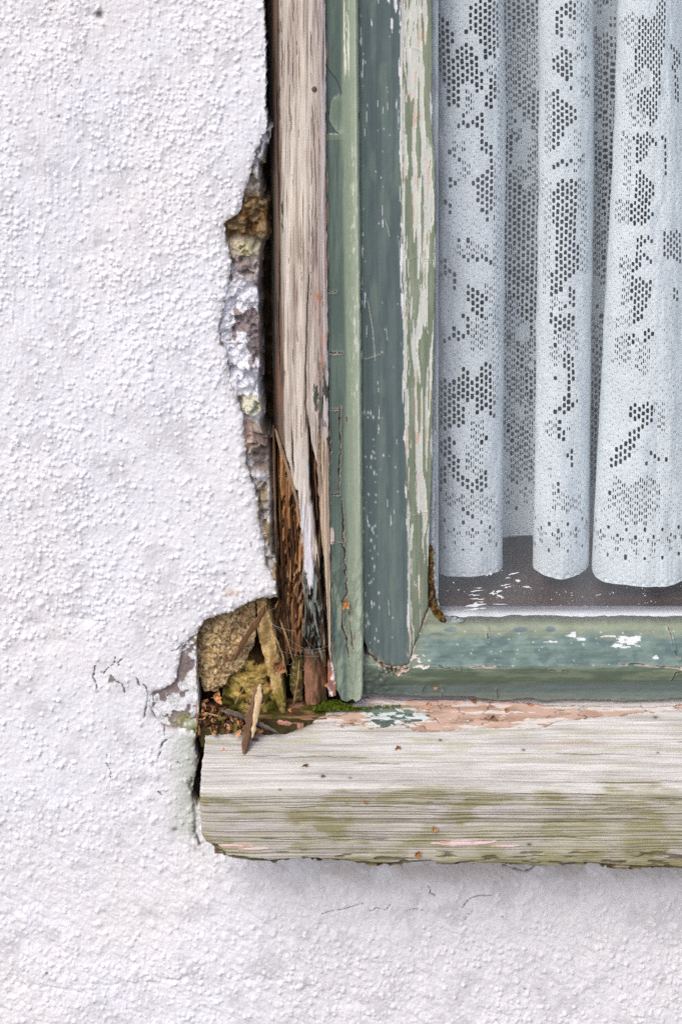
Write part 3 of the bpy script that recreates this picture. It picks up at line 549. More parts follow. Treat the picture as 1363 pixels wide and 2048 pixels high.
sp = [(BR(y) + .3, y) for y in range(-760, 1310, 70)] + CUT[1:-1] + [(gl(y), y) for y in range(1205, -770, -35)]
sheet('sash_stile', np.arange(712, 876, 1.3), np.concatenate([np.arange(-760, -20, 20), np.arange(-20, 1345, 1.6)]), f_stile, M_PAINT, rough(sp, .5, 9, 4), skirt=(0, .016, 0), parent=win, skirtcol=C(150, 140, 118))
# ---- bottom rail
RB = [(2000,1398),(1363,1396),(1240,1402),(1140,1398),(1090,1402),(1060,1396),(1000,1402),(940,1393),(900,1392),(850,1394),(800,1390),(770,1391),(745,1386),(726,1388),(720,1378)]
RCUT = [(720,1300)] + [(x + .6, y + 1.6) for x, y in CUT[1:9]] + [(858,1216),(866,1230),(880,1246)]
RTOP = [(900,1250),(930,1253),(960,1250),(1000,1253),(1030,1248),(1100,1249),(1160,1252),(1250,1249),(1330,1252),(1363,1250),(2000,1250)]
SPK2 = [(SPEC.uniform(870, 1363), SPEC.uniform(1260, 1335), SPEC.uniform(.7, 1.6), 1) for _ in range(40)]
RC = [[(973,1252),(975,1272),(978,1285)], [(1336,1255),(1344,1280),(1350,1305),(1358,1318)], [(878,1332),(890,1336),(918,1339)], [(935,1335),(965,1333),(1000,1334)], [(1240,1330),(1270,1327),(1363,1336)], [(884,1374),(884,1394)], [(994,1380),(996,1400)], [(845,1384),(849,1374)], [(725,1302),(737,1304),(755,1318),(770,1332),(800,1336),(816,1329)], [(1100,1340),(1130,1342)], [(1342,1362),(1352,1345),(1363,1342)]]
def f_rail(px, py):
    n = len(px); q = py + (vn(px / 120, py * 0, 3) - .5) * 5
    Y = np.interp(q, [1200, 1250, 1262, 1300, 1332, 1338, 1345, 1362, 1372, 1390, 1404], [.037, .036, .0325, .0250, .0205, .0178, .0168, .0172, .0192, .0205, .0240])
    st = fbm(px / 90, py / 5, 4, 2); h = (st - .5) * .0007 + (fbm(px / 30, py / 16, 4, 5) - .5) * .0016 + ss(860, 740, px) * ss(1300, 1330, py) * (fbm(px / 12, py / 10, 3, 8) - .5) * .005
    bl = mixc(full(n, C(96, 122, 116)), C(112, 138, 130), ss(.4, .65, fbm(px / 30, py / 20, 4, 6))); bl = mixc(bl, C(80, 106, 110), ss(.5, .68, fbm(px / 26, py / 18, 4, 9)) * .7)
    sg = mixc(full(n, C(128, 140, 114)), C(142, 150, 120), fbm(px / 20, py / 8, 3, 3)); a = (1 - ss(1262, 1284, q + (fbm(px / 30, py / 10, 4, 4) - .5) * 34)) * .85; a = np.maximum(a, (1 - ss(830, 862, px + (py - 1300) * .2)) * .5); col = mixc(bl, sg, a)
    ol = ss(1331, 1339, q); col = mixc(col, mixc(full(n, C(80, 98, 76)), C(104, 118, 94), ss(.4, .65, fbm(px / 60, py / 8, 4, 1))), ol)  # rail faces toned apart, their sky sheen put into the colour
    lo = ss(1364, 1374, q + (px - 1000) * .012); col = mixc(col, mixc(full(n, C(88, 106, 102)), C(118, 136, 128), ss(1380, 1396, q)), lo)
    lf = ss(830, 760, px) * ol; col = mixc(col, C(66, 82, 74), lf * .7)
    for cx, cy, rx, ry, th in [(1256, 1280, 26, 10, .40), (1250, 1292, 34, 5, .46), (1142, 1270, 9, 6, .42), (1090, 1283, 60, 3, .62), (1160, 1279, 14, 4, .5), (1310, 1315, 8, 5, .5), (1215, 1273, 20, 2.5, .5)]:
        m = (np.abs(px - cx) < rx * 1.6) & (np.abs(py - cy) < ry * 2.4)
        if m.any(): w = ss(th, th + .03, fbm(px[m] / 14, py[m] / 4, 4, 10) * np.exp(-(((px[m] - cx) / rx) ** 4 + ((py[m] - cy) / ry) ** 4) * .6) + .02); col[m] = mixc(col[m], C(216, 220, 224), w); h[m] -= w * .0004
    for x, y, r, e in SPK2:
        m = (np.abs(px - x) < 6) & (np.abs(py - y) < 6)
        if m.any(): col[m] = mixc(col[m], C(212, 222, 216), np.exp(-((px[m] - x) / r) ** 2 - ((py[m] - y) / r) ** 2) * .9)
    for cx, rx in [(900, 17), (1040, 20), (1100, 14)]: col = mixc(col, C(96, 118, 122), ss(.4, .7, np.exp(-((px - cx) / rx) ** 2 - ((py - 1259) / 7) ** 2)))
    for i, pts in enumerate(RC):
        p = np.asarray(pts, float); m = (px > p[:, 0].min() - 9) & (px < p[:, 0].max() + 9) & (py > p[:, 1].min() - 9) & (py < p[:, 1].max() + 9)
        if m.any():
            d = segd(px[m], py[m] + (fbm(px[m] / 12, py[m] / 12, 3, 7) - .5) * 5, p); g = ss(1.5, .4, d) * (.75 if i not in (5, 6, 7) else .6) * ss(.25, .5, vn(px[m] / 9, py[m] / 9, 5)); h[m] += ss(6, 2, d) * (1 - g) * .0008 - g * .0022
            col[m] = mixc(col[m], C(206, 178, 158), ss(3.4, 1.8, d) * (1 - g) * (.6 if i in (1, 3, 4, 8) else .15) * ss(.35, .6, vn(px[m] / 12, py[m] / 7, 7))); col[m] = mixc(col[m], C(58, 44, 36), g * .9)
    jd = segd(px, py + (fbm(px / 8, py / 8, 3, 2) - .5) * 9, [(728,1306),(744,1313),(760,1327),(775,1338),(798,1342),(814,1336)]); jw = 3.2 + 5 * np.exp(-((px - 792) / 14) ** 2); jg = ss(jw, jw * .4, jd); h -= jg * .004; col = mixc(col, mixc(full(n, C(54, 40, 32)), C(120, 86, 62), ss(.5, .66, fbm(px / 6, py / 3, 3, 4))), jg); je = ss(jw + 3.5, jw, jd) * (1 - jg); col = mixc(col, C(206, 178, 150), je * ss(.42, .58, fbm(px / 7, py / 7, 3, 6)) * .9); h += je * .0012
    d = segd(px, py, [(820,1318),(826,1295),(838,1264),(850,1230)]); col = mixc(col, C(216, 196, 170), ss(7, 2, d) * ss(.42, .55, fbm(px / 6, py / 10, 3, 2)) * .9); h += np.exp(-d / 4) * .0008
    m = (np.hypot((px - 836) / 1.6, py - 1325) < 16); w = ss(.48, .54, fbm(px / 10, py / 6, 3, 6)) * m; col = mixc(col, C(218, 206, 196), w * .9); h += w * .001
    m = np.exp(-((px - 790) / 22) ** 2 - ((py - 1343) / 9) ** 2); w = ss(.5, .6, fbm(px / 4, py / 4, 3, 13)) * m; col = mixc(col, C(196, 176, 158), w); h += w * .002; h -= m * .002
    e = ss(1392, 1400, py) * ss(.4, .6, fbm(px / 18, py / 6, 3, 4)); col = mixc(col, C(146, 160, 136), e * .6)
    return Y, h, grey(col, .22)
sheet('bottom_rail', np.concatenate([np.arange(716, 1380, 1.6), np.arange(1384, 2010, 16)]), np.arange(1205, 1410, 1.3), f_rail, M_PAINTH, rough(RCUT + RTOP + RB, .7, 7, 8), skirt=(0, .02, 0), parent=win, skirtcol=C(70, 62, 54))
# ---- far stile, top rail and frame beyond the picture
def box(x0, y0, x1, y1, Y0, Y1):
    a = P(x0, y1, Y0); b = P(x1, y0, Y0); v = [(x, y, z) for y in (Y0, Y1) for z in (a[2], b[2]) for x in (a[0], b[0])]
    return np.array(v), [(0, 1, 3, 2), (5, 4, 6, 7), (4, 0, 2, 6), (1, 5, 7, 3), (2, 3, 7, 6), (4, 5, 1, 0)]
def boxes(name, L, m, col, parent):
    V = []; F = []
    for b in L: v, f = box(*b); F += [tuple(i + 8 * len(V) for i in q) for q in f]; V.append(v)
    V = np.concatenate(V); return np_mesh(name, V, np.array(F), m, full(len(V), col), parent, smooth=False)
boxes('far_stile', [(1750, -640, 1900, 1398, .021, .06), (1900, -700, 2002, 1400, .012, .07)], M_PAINT, C(84, 110, 104), win)
boxes('head_rail', [(722, -640, 1750, -540, .021, .06), (535, -700, 1900, -640, .012, .07)], M_PAINT, C(84, 110, 104), win)
# ---- inner side of the sash (white painted), seen through the glass
def f_inner(px, py):
    n = len(px); return np.full(n, .0475), (fbm(px / 5, py / 40, 3, 2) - .5) * .001, mixc(full(n, C(206, 214, 220)), C(168, 178, 188), ss(.4, .7, fbm(px / 4, py / 60, 3, 4)))
sheet('inner_bead', np.arange(846, 878, 2.5), np.arange(-560, 1262, 5), f_inner, M_INNER, parent=win, skirt=(0, .018, 0))
def f_innerb(px, py):
    n = len(px); t = (py - 1212) / 40; d = ss(.5, .68, fbm(px / 24, py / 7, 4, 6)) * ss(1232, 1250, py)
    return .0585 - .011 * np.clip(t, 0, 1) ** .8, (fbm(px / 40, py / 9, 3, 2) - .5) * .001, mixc(mixc(full(n, C(120, 118, 126)), C(236, 238, 244), ss(1216, 1232, py)), C(150, 150, 152), d * .7)
sheet('inner_rail', np.concatenate([np.arange(850, 1380, 4), np.arange(1384, 1760, 16)]), np.arange(1212, 1264, 2), f_innerb, M_INNER, parent=win, skirt=(0, .004, -.02))
# ---- glass
mg = bpy.data.materials.new('window_glass'); mg.use_nodes = True; t = mg.node_tree; n = t.nodes; n.remove(n['Principled BSDF'])
tr = n.new('ShaderNodeBsdfTransparent'); tr.inputs[0].default_value = (.985, .99, .992, 1); gs = n.new('ShaderNodeBsdfGlossy'); gs.inputs['Roughness'].default_value = .02
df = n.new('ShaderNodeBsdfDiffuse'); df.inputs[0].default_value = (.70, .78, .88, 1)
lw = n.new('ShaderNodeLayerWeight'); pw = n.new('ShaderNodeMath'); pw.operation = 'POWER'; pw.inputs[1].default_value = 4; t.links.new(lw.outputs['Facing'], pw.inputs[0])
fr = n.new('ShaderNodeMath'); fr.operation = 'MULTIPLY_ADD'; fr.inputs[1].default_value = .9; fr.inputs[2].default_value = .022; t.links.new(pw.outputs[0], fr.inputs[0]); m1 = n.new('ShaderNodeMixShader'); m2 = n.new('ShaderNodeMixShader')
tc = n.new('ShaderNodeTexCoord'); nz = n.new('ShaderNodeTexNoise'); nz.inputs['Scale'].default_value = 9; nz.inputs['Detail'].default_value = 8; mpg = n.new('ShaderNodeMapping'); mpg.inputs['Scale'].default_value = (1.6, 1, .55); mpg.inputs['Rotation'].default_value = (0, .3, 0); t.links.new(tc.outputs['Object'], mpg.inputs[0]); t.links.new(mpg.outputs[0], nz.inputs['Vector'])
mr = n.new('ShaderNodeMapRange'); mr.inputs['From Min'].default_value = .35; mr.inputs['From Max'].default_value = .8; mr.inputs['To Min'].default_value = .016; mr.inputs['To Max'].default_value = .085; t.links.new(nz.outputs['Fac'], mr.inputs['Value'])  # patchy bluish film: thin dust, with sky reflection painted in as haze
t.links.new(fr.outputs[0], m1.inputs[0]); t.links.new(tr.outputs[0], m1.inputs[1]); t.links.new(gs.outputs[0], m1.inputs[2])
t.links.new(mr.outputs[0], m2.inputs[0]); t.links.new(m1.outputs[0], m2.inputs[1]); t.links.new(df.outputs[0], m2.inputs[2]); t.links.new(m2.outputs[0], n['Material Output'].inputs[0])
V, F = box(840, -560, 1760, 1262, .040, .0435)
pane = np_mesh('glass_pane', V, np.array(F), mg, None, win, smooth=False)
M_SMEAR = mat('dried_smear', .6, .2, nscale=600, nbump=.2, var=.05); t = M_SMEAR.node_tree; n = t.nodes; nz = n.new('ShaderNodeTexNoise'); nz.inputs['Scale'].default_value = 300; nz.inputs['Detail'].default_value = 6
tc = n.new('ShaderNodeTexCoord'); t.links.new(tc.outputs['Object'], nz.inputs['Vector']); mr = n.new('ShaderNodeMapRange'); mr.inputs['From Min'].default_value = .35; mr.inputs['From Max'].default_value = .65; mr.inputs['To Min'].default_value = .12; mr.inputs['To Max'].default_value = .8
t.links.new(nz.outputs['Fac'], mr.inputs['Value']); t.links.new(mr.outputs[0], n['Principled BSDF'].inputs['Alpha'])
# grime in the corner of the pane and old paint on it
GR = [(858,1090),(866,1096),(867,1140),(870,1180),(874,1208),(884,1222),(893,1238),(890,1250),(870,1250),(857,1246),(852,1210),(855,1150)]
def f_grime(px, py):
    n = len(px); d = segd(px, py, GR, True); c = mixc(full(n, C(66, 46, 26)), C(122, 92, 40), ss(.48, .7, fbm(px / 5, py / 8, 4, 3))); return np.full(n, .0396), .0004 + ss(0, 5, d) * .002 * fbm(px / 5, py / 5, 3, 8), mixc(c, C(150, 150, 140), ss(.64, .72, fbm(px / 4, py / 6, 3, 5)) * .4)
sheet('grime', np.arange(848, 900, 1.4), np.arange(1084, 1256, 1.4), f_grime, M_DIRT, rough(GR, 1.6, 3, 3), skirt=(0, .0012, 0), parent=pane, skirtcol=C(120, 100, 60))
HZ = [(866,1180),(876,1150),(882,1185),(890,1210),(905,1228),(930,1236),(1000,1237),(1100,1239),(1363,1238),(1700,1238),(1700,1254),(890,1254),(893,1238),(884,1222),(874,1208),(870,1190)]
def f_dust(px, py):
    n = len(px); return np.full(n, .0396), .0003 + .0004 * fbm(px / 5, py / 4, 3, 1), full(n, C(190, 200, 208))
DRB = [(866,600),(869,900),(868,1100),(872,1160),(876,1200),(881,1222),(890,1234),(930,1240),(900,1252),(890,1250),(892,1238),(884,1222),(874,1208),(868,1170),(865,1096),(863,900)]
sheet('dried_putty_smear', np.arange(858, 936, 1.4), np.arange(596, 1258, 1.6), f_dust, M_SMEAR, rough(DRB, 1.4, 4, 2), skirt=(0, .0012, 0), parent=pane)
V = []; F = []; CC = []
rp = np.random.default_rng(8)
def fleck(x, y, L, w, sl=0.0):
    k = 7; tt = np.linspace(0, 1, k); ww = w * np.sin(np.pi * np.clip(tt, .06, .96)) * (1 + .4 * rp.normal(size=k)); ww = np.abs(ww) + .25
    yy = y + sl * tt * L + rp.normal(size=k) * .5; u = P(x + tt * L, yy - ww / 2, .0396); v = P(x + tt * L, yy + ww / 2, .0396); b0 = sum(len(q) for q in V); V.append(np.concatenate([u, v]))
    for i in range(k - 1): F.append((b0 + i, b0 + k + i, b0 + k + i + 1, b0 + i + 1))
for x, y, L, w, s in [(928,1220,44,5,-.1),(930,1213,42,5,-.12),(945,1206,22,2,-.1),(938,1198,24,1.6,0),(940,1183,26,1.6,-.1),(936,1190,24,1.4,.0),(960,1200,8,2,-.3),(978,1188,26,6,-.25),(984,1182,10,5,.5),(992,1190,14,4,.3),(1008,1176,14,3,-.3),(1000,1172,20,2,-.2),(1016,1150,22,2,-.25),(1030,1160,10,6,.2),(1044,1174,18,2,.05),(1010,1158,10,1.4,-.3),(970,1152,8,2,-.5),(978,1148,6,3,0),(985,1208,30,1.2,.05),(1000,1196,8,1.2,0),(948,1176,16,1.2,0),(1190,1192,12,1,-.3),(1300,1203,3,2,0),(1130,1184,2,2,0),(905,1165,3,2,0),(915,1180,3,2,0)]: fleck(x, y, L, w, s)
for _ in range(46): fleck(rp.uniform(885, 1363), rp.uniform(1140, 1230), rp.uniform(1, 3.5), rp.uniform(.6, 1.4), rp.normal() * .3)
V = np.concatenate(V); np_mesh('paint_splashes', V, np.array(F), M_INNER, full(len(V), C(228, 232, 236)), pane, smooth=False)
under(win)
# ================================================================== SILL
sill = empty('window_sill', (.2, -.02, -.23))
tag(sill, 'weathered bare timber window sill with green algae and curled orange paint along its back', 'window sill', kind='thing')
SY0, SY1, PB, PF = .034, -.056, 1393.0, 1556.0
def ytop(py): return SY0 + (SY1 - SY0) * (py - PB) / (PF - PB)
def sillY(py):
    q = np.asarray(py, float); return np.where(q < PF, ytop(q), np.where(q < 1594, SY1 - .014 * np.sin(np.clip((q - PF) / 38, 0, 1) * np.pi / 2), -.070))
SILLP = [(411,1466),(440,1463),(480,1464),(520,1466),(560,1468),(590,1463),(610,1456),(632,1446),(650,1440),(652,1425),(690,1418),(720,1400),(722,1385),(2000,1385),(2000,1748),
 (1363,1747),(1250,1744),(1180,1737),(1100,1738),(1000,1733),(900,1735),(860,1733),(780,1739),(720,1738),(660,1729),(600,1729),(540,1733),(500,1731),(470,1727),(446,1722),(440,1712),(428,1698),(412,1688),(402,1676),(401,1640),(400,1600),(400,1570),(404,1530),(409,1490)]
def f_sill(px, py):
    n = len(px); Y = sillY(py)
    w = py + (fbm(px / 520, py / 90, 2, 5) - .5) * 16
    sp = np.interp(py, [1400, 1560, 1720], [2.1, 2.5, 3.4]); ww = np.interp(py, [1400, 1560, 1720], [0, 76, 138]) + (w - py) / sp
    rings = fbm(px / 700, ww, 2, 1); fine = fbm(px / 240, w / 1.45, 2, 9)
    g = ss(.52, .72, rings); f2 = ss(.54, .74, fine); bot = ss(1560, 1620, py)
    h = -(g * .0010 * (.55 + .8 * bot) + f2 * .0004) + (fbm(px / 90, py / 40, 3, 3) - .5) * .002
    e = segd(px, py, SILLP[15:38]); rag = np.exp(-e / 5); h = h - rag * .0035 * (py > 1660) - np.exp(-e / 3) * .002 * (py < 1680)
    col = mixc(full(n, C(209, 207, 205)), C(192, 189, 186), ss(.4, .66, fbm(px / 120, py / 14, 4, 2)))
    col = mixc(col, C(184, 178, 170), bot * .7)  # front face darker than the skyward top: shading put into the colour
    lav = ss(.5, .66, fbm(px / 70, py / 26, 4, 12)) * bot; col = mixc(col, C(198, 191, 198), lav * .7)
    col = mixc(col, C(124, 114, 102), g * (.36 + .30 * bot)); col = mixc(col, C(146, 138, 124), f2 * .42)
    gb = .14 * ss(1696, 1724, py) + .07 * ss(1560, 1590, py)
    for cx, cy, rx, ry, a_ in [(455,1606,80,18,.20),(560,1640,120,16,.10),(735,1588,110,20,.20),(640,1655,70,18,.08),(900,1584,70,14,.17),(985,1600,60,22,.12),(1215,1606,110,36,.24),(1345,1588,70,26,.2),(1110,1668,150,24,.22),(1330,1690,90,26,.24),(860,1640,100,14,.08),(1010,1560,90,10,.1)]: gb = gb + a_ * np.exp(-((px - cx) / rx) ** 2 - ((py - cy) / ry) ** 2)
    al = ss(.36, .66, (.5 + 1.35 * (fbm(px / 62, py / 30, 5, 6) - .5)) * .72 + fbm(px / 40, ww, 3, 10) * .34 + gb - .20) * ss(1530, 1600, py + (fbm(px / 60, py / 20, 3, 4) - .5) * 70)
    col = mixc(col, mixc(full(n, C(148, 142, 104)), C(104, 97, 58), ss(.4, .66, fine) * .6 + .4 * g), np.clip(al * (.30 + .75 * g + .75 * ss(.36, .62, fbm(px / 150, py / 3.2, 3, 15))), 0, .92))
    col = mixc(col, C(176, 172, 140), ss(1440, 1470, py) * (1 - ss(1480, 1560, py)) * ss(.5, .7, fbm(px / 60, py / 9, 4, 14)) * .5)
    gy = np.exp(-((px - 1140) / 70) ** 2 - ((py - 1488) / 9) ** 2); col = mixc(col, C(178, 160, 152), gy * ss(.4, .6, rings) * .9)
    lip = ss(13, 6, e) * (py > 1690) * ss(.44, .50, fbm(px / 60, py / 12, 4, 13) + .06 * ss(1000, 600, px)); col = mixc(col, mixc(full(n, C(74, 56, 46)), C(120, 96, 78), ss(.45, .65, fbm(px / 30, py / 2.5, 3, 7))), lip * .92); h -= lip * .004
    col = mixc(col, C(164, 160, 128), bot * (.22 + .3 * ss(.3, .6, fbm(px / 240, py / 60, 3, 2))) * (.5 + .5 * ss(1580, 1720, py)))
    br = rag * (py > 1685) * ss(.35, .6, fbm(px / 26, py / 7, 4, 8)); col = mixc(col, C(76, 58, 44), np.clip(br * 1.3, 0, 1)); col = mixc(col, C(140, 146, 70), rag * (py > 1690) * ss(.55, .7, fbm(px / 30, py / 6, 3, 3)))
    nt = ss(.56, .66, fbm(px / 42, py / 7, 3, 11)) * ss(1698, 1712, py); h -= nt * .002; col = mixc(col, C(70, 54, 46), nt * .55)
    for k_ in range(16):
        rs_ = np.random.default_rng(100 + k_); x0 = rs_.uniform(400, 1363); y0 = rs_.uniform(1475, 1715); ln = rs_.uniform(60, 330); m = (px > x0) & (px < x0 + ln) & (np.abs(py - y0) < 9)
        if m.any():
            yy = y0 + (fbm(px[m] / 90, px[m] * 0 + k_, 3, 4) - .5) * 8; k = ss(1.3, .4, np.abs(py[m] - yy)) * ss(0, 25, px[m] - x0) * ss(0, 25, x0 + ln - px[m]); h[m] -= k * .0022; col[m] = mixc(col[m], C(70, 60, 52), k * .8)
    # last bits of pink primer on the front
    for cx, cy, rx, ry in [(925, 1686, 62, 5.5), (1010, 1692, 26, 2.2), (470, 1692, 44, 4.5), (505, 1697, 36, 3)]:
        m = (np.abs(px - cx) < rx * 1.3) & (np.abs(py - cy) < ry * 3)
        if m.any():
            k = ss(1.05, .85, ((px[m] - cx) / rx) ** 2 + ((py[m] - cy + .03 * (px[m] - cx)) / ry) ** 2 + (fbm(px[m] / 12, py[m] / 4, 3, 5) - .5) * 1.2); cc = mixc(full(m.sum(), C(228, 202, 204)), C(196, 156, 138), ss(.48, .6, fbm(px[m] / 30, py[m] / 3, 3, 2)))
            col[m] = mixc(col[m], cc, k * (.95 if cx > 800 else .7)); h[m] += k * .0006
    bk = 1 - ss(1393, 1412, py); col = mixc(col, C(214, 202, 204), bk * .7); col = mixc(col, C(112, 108, 60), np.exp(-((py - 1413 - (px - 860) * .004) / 2.2) ** 2) * ss(780, 800, px) * (1 - ss(1000, 1060, px)) * .9)
    hol = (py < 1500) & (px < 680); eh = segd(px, py, SILLP[:12]); k = np.exp(-eh / 4) * hol; col = mixc(col, C(110, 96, 78), k * .6); h -= k * .001
    for cx, cy in [(452, 1470), (440, 1466), (478, 1466)]: col = mixc(col, C(222, 192, 178), ss(.3, .6, np.exp(-((px - cx) / 10) ** 2 - ((py - cy) / 2) ** 2)) * .8)
    for x, y, r in [(645,1553,3),(700,1556,2),(880,1480,2.4),(1046,1500,2.5),(1310,1435,3),(1058,1690,3),(1315,1506,2),(560,1580,2)]: k = np.exp(-((px - x) / (r * 1.6)) ** 2 - ((py - y) / r) ** 2); col = mixc(col, C(84, 70, 60), k)
    return Y, h, col
so_ = sheet('sill_board', np.concatenate([np.arange(396, 1380, 2.2), np.arange(1384, 2010, 14)]), np.arange(1383, 1754, 1.05), f_sill, M_WOODH, rough(SILLP, .8, 6, 3), skirt=(.0, .030, -.012), parent=sill, skirtcol=C(70, 56, 46))
# underside, left end grain and core of the board
zb = float(P(0, 1716, -.064)[2]); xl = float(P(404, 1600, -.064)[0]); xr = float(P(2000, 1600, 0)[0])
def prism(name, prof, x0, x1, m, col, parent):
    k = len(prof); V = np.array([(x, y, z) for x in (x0, x1) for y, z in prof]); F4 = np.array([(i, (i + 1) % k, k + (i + 1) % k, k + i) for i in range(k)])
    return np_mesh(name, V, [F4, np.array([range(k - 1, -1, -1)]), np.array([range(k, 2 * k)])], m, full(len(V), col), parent, smooth=False)
zt = lambda py, Y: float(P(0, py, Y)[2])
prof = [(-.064, zt(1600, -.064) - .004), (-.050, zt(1545, -.051) - .007), (-.012, zt(1480, ytop(1480)) - .006), (-.006, zt(1470, ytop(1470)) - .012), (.0, zb + .012), (.0, zb + .0015), (-.064, zb + .004)]
prism('sill_core', prof, xl + .012, xr, M_WOODH, C(118, 96, 76), sill)
# thick remains of the old paint at the back of the sill
PAT = [(722,1394),(770,1397),(800,1399),(860,1399),(885,1396),(940,1400),(990,1400),(1060,1406),(1100,1410),(1190,1412),(1300,1414),(1363,1408),(1500,1408),(1500,1416),(1363,1420),(1280,1424),(1205,1431),(1150,1436),(1110,1442),(1098,1449),(1080,1456),(1052,1457),(1020,1453),(960,1455),(900,1459),(850,1463),(828,1460),(806,1450),(770,1451),(738,1455),(722,1449),(690,1452),(664,1449),(672,1442),(640,1444),(620,1443),(618,1436),(640,1431),(690,1425),(702,1421),(708,1415),(740,1410),(790,1413),(860,1417),(800,1409),(740,1408),(722,1404)]
def f_pat(px, py):
    n = len(px); Y = ytop(py); d = segd(px, py, PAT, True)
    h = .0012 + (fbm(px / 40, py / 12, 4, 3) - .5) * .002 + .0014 * np.exp(-d / 6) * ss(.42, .6, fbm(px / 30, py / 10, 3, 6))
    col = mixc(full(n, C(194, 166, 150)), C(172, 142, 124), ss(.4, .66, fbm(px / 40, py / 10, 4, 2)))
    w = ss(.58, .61, fbm(px / 60, py / 7, 5, 12) + .08 * ss(1428, 1414, py) + .05 * ss(980, 1100, px)); col = mixc(col, C(214, 208, 204), w * .9); h -= w * .0006
    band = 1 - ss(1407, 1410, py + (px - 860) * -.006 ); col = mixc(col, mixc(full(n, C(212, 176, 160)), C(222, 210, 210), ss(.45, .55, fbm(px / 50, py / 5, 4, 9))), band)
    GP = [(716,1424),(726,1414),(760,1410),(790,1409),(800,1416),(830,1420),(862,1430),(855,1440),(820,1444),(780,1450),(740,1452),(728,1444),(745,1436),(730,1430)]
    i = inpoly(px + (fbm(px / 12, py / 8, 3, 4) - .5) * 14, py + (fbm(px / 12, py / 8, 3, 7) - .5) * 5, GP); gw = ss(.53, .56, fbm(px / 16, py / 5, 4, 10) + .05 * ss(740, 820, px))
    gc = mixc(mixc(full(n, C(88, 106, 100)), C(112, 126, 112), (py < 1424) * 1.0), C(206, 214, 212), gw); col = mixc(col, gc, i * 1.0); h += i * .0007
    cr = ss(.022, .004, np.abs(fbm(px / 60, py / 16, 3, 13) - .5)); h -= cr * .0012; col = mixc(col, C(96, 64, 48), cr * .75)
    col = mixc(col, C(96, 62, 46), ss(1.6, .3, d) * .55)
    return Y, h, col
sheet('peeling_primer', np.concatenate([np.arange(610, 1380, 1.6), np.arange(1384, 1510, 14)]), np.arange(1388, 1468, 1.05), f_pat, M_FLAKE, rough(PAT, 1.2, 5, 6), skirt=(0, .0006, -.0022), parent=sill, skirtcol=C(110, 74, 56))
# rotten back corner of the sill, a step lower
def f_low(px, py):
    n = len(px); g = fbm(px / 60, py / 5, 4, 2); c = mixc(full(n, C(150, 122, 84)), C(84, 66, 42), ss(.42, .62, g)); c = mixc(c, C(86, 88, 34), ss(.46, .66, fbm(px / 30, py / 10, 4, 8)) * .8)
    dk = ss(1440, 1452, py - (px - 600) * -.05); c = mixc(c, C(52, 46, 32), dk * .75); c = mixc(c, C(170, 126, 110), ss(.6, .7, fbm(px / 30, py / 6, 3, 4)) * ss(560, 600, px))
    return .040 - .05 * (py - 1400) / 60, (g - .5) * .004 - .012 * dk, c
sheet('rotten_corner', np.arange(396, 742, 2), np.arange(1398, 1478, 1.4), f_low, M_ROT, rough([(398,1402),(430,1400),(560,1398),(648,1398),(654,1424),(652,1444),(630,1452),(600,1464),(570,1472),(400,1474)],1,6,2), parent=sill, skirt=(0, .004, -.02))
under(sill)
# ================================================================== INTERIOR
yl = float(P(0, 1217, .060)[2]); V, F = box(560, 0, 2000, 100, .060, .30); V[:, 2] = np.where(V[:, 2] > V[:, 2].min() + 1e-6, yl, yl - .025)
o = np_mesh('inner_sill', V, np.array(F), M_LEDGE, None, None, smooth=False); tag(o, 'dark brown varnished sill board inside the room under the lace curtain', 'inner sill', kind='thing')
x0, x1 = float(P(575, 0, .062)[0]), float(P(2080, 0, .062)[0]); z0, z1 = yl - .03, float(P(0, -720, .062)[2])
def quads(name, Q, m, smooth=False): V = np.array(Q, float).reshape(-1, 3); return np_mesh(name, V, np.arange(len(V)).reshape(-1, 4), m, None, None, smooth)
r = [(x0, .062, z0), (x1, .062, z0), (x1, .062, z1), (x0, .062, z1)]; e = [(x0 - .7, 2.2, z0 - .8), (x1 + .9, 2.2, z0 - .8), (x1 + .9, 2.2, z1 + .5), (x0 - .7, 2.2, z1 + .5)]
m_ = [(x0, .30, z0), (x1, .30, z0), (x1, .30, z1), (x0, .30, z1)]; f = [(x0 - .7, .30, z0 - .8), (x1 + .9, .30, z0 - .8), (x1 + .9, .30, z1 + .5), (x0 - .7, .30, z1 + .5)]
Q = []
for a, b in [(r, m_), (m_, f), (f, e)]:
    for i in range(4): j = (i + 1) % 4; Q.append([a[i], a[j], b[j], b[i]])
Q.append(e)
o = quads('room_walls', Q, M_ROOM); tag(o, kind='structure')
# ================================================================== LACE CURTAIN
# fold line: (photo x at the top, photo x at the hem, depth)
FOLD = [(760,760,.150),(800,800,.160),(846,848,.158),(862,862,.135),(868,868,.108),(880,882,.094),(905,905,.088),(940,940,.086),(972,970,.089),(996,991,.096),(1009,1003,.108),(1010,1002,.124),(996,990,.142),(990,985,.158),
 (1004,1000,.168),(1044,1036,.172),(1086,1076,.168),(1100,1090,.156),(1092,1078,.138),(1082,1068,.120),(1080,1066,.106),(1090,1076,.096),(1110,1098,.088),(1135,1124,.086),(1160,1150,.090),(1180,1168,.100),(1189,1177,.116),(1184,1172,.136),(1180,1168,.156),(1196,1184,.168),(1222,1200,.172),(1248,1210,.164),(1250,1204,.146),(1240,1184,.116),(1240,1186,.096),(1256,1204,.082),(1284,1240,.074),(1310,1285,.070),(1335,1330,.072),
 (1356,1368,.080),(1376,1400,.092),(1400,1430,.104),(1430,1460,.096),(1470,1490,.082),(1520,1530,.078),(1560,1566,.09),(1572,1574,.12),(1590,1590,.155),(1630,1630,.16),(1650,1650,.14),(1652,1652,.1),(1680,1680,.082),(1740,1740,.08),(1790,1790,.09)]
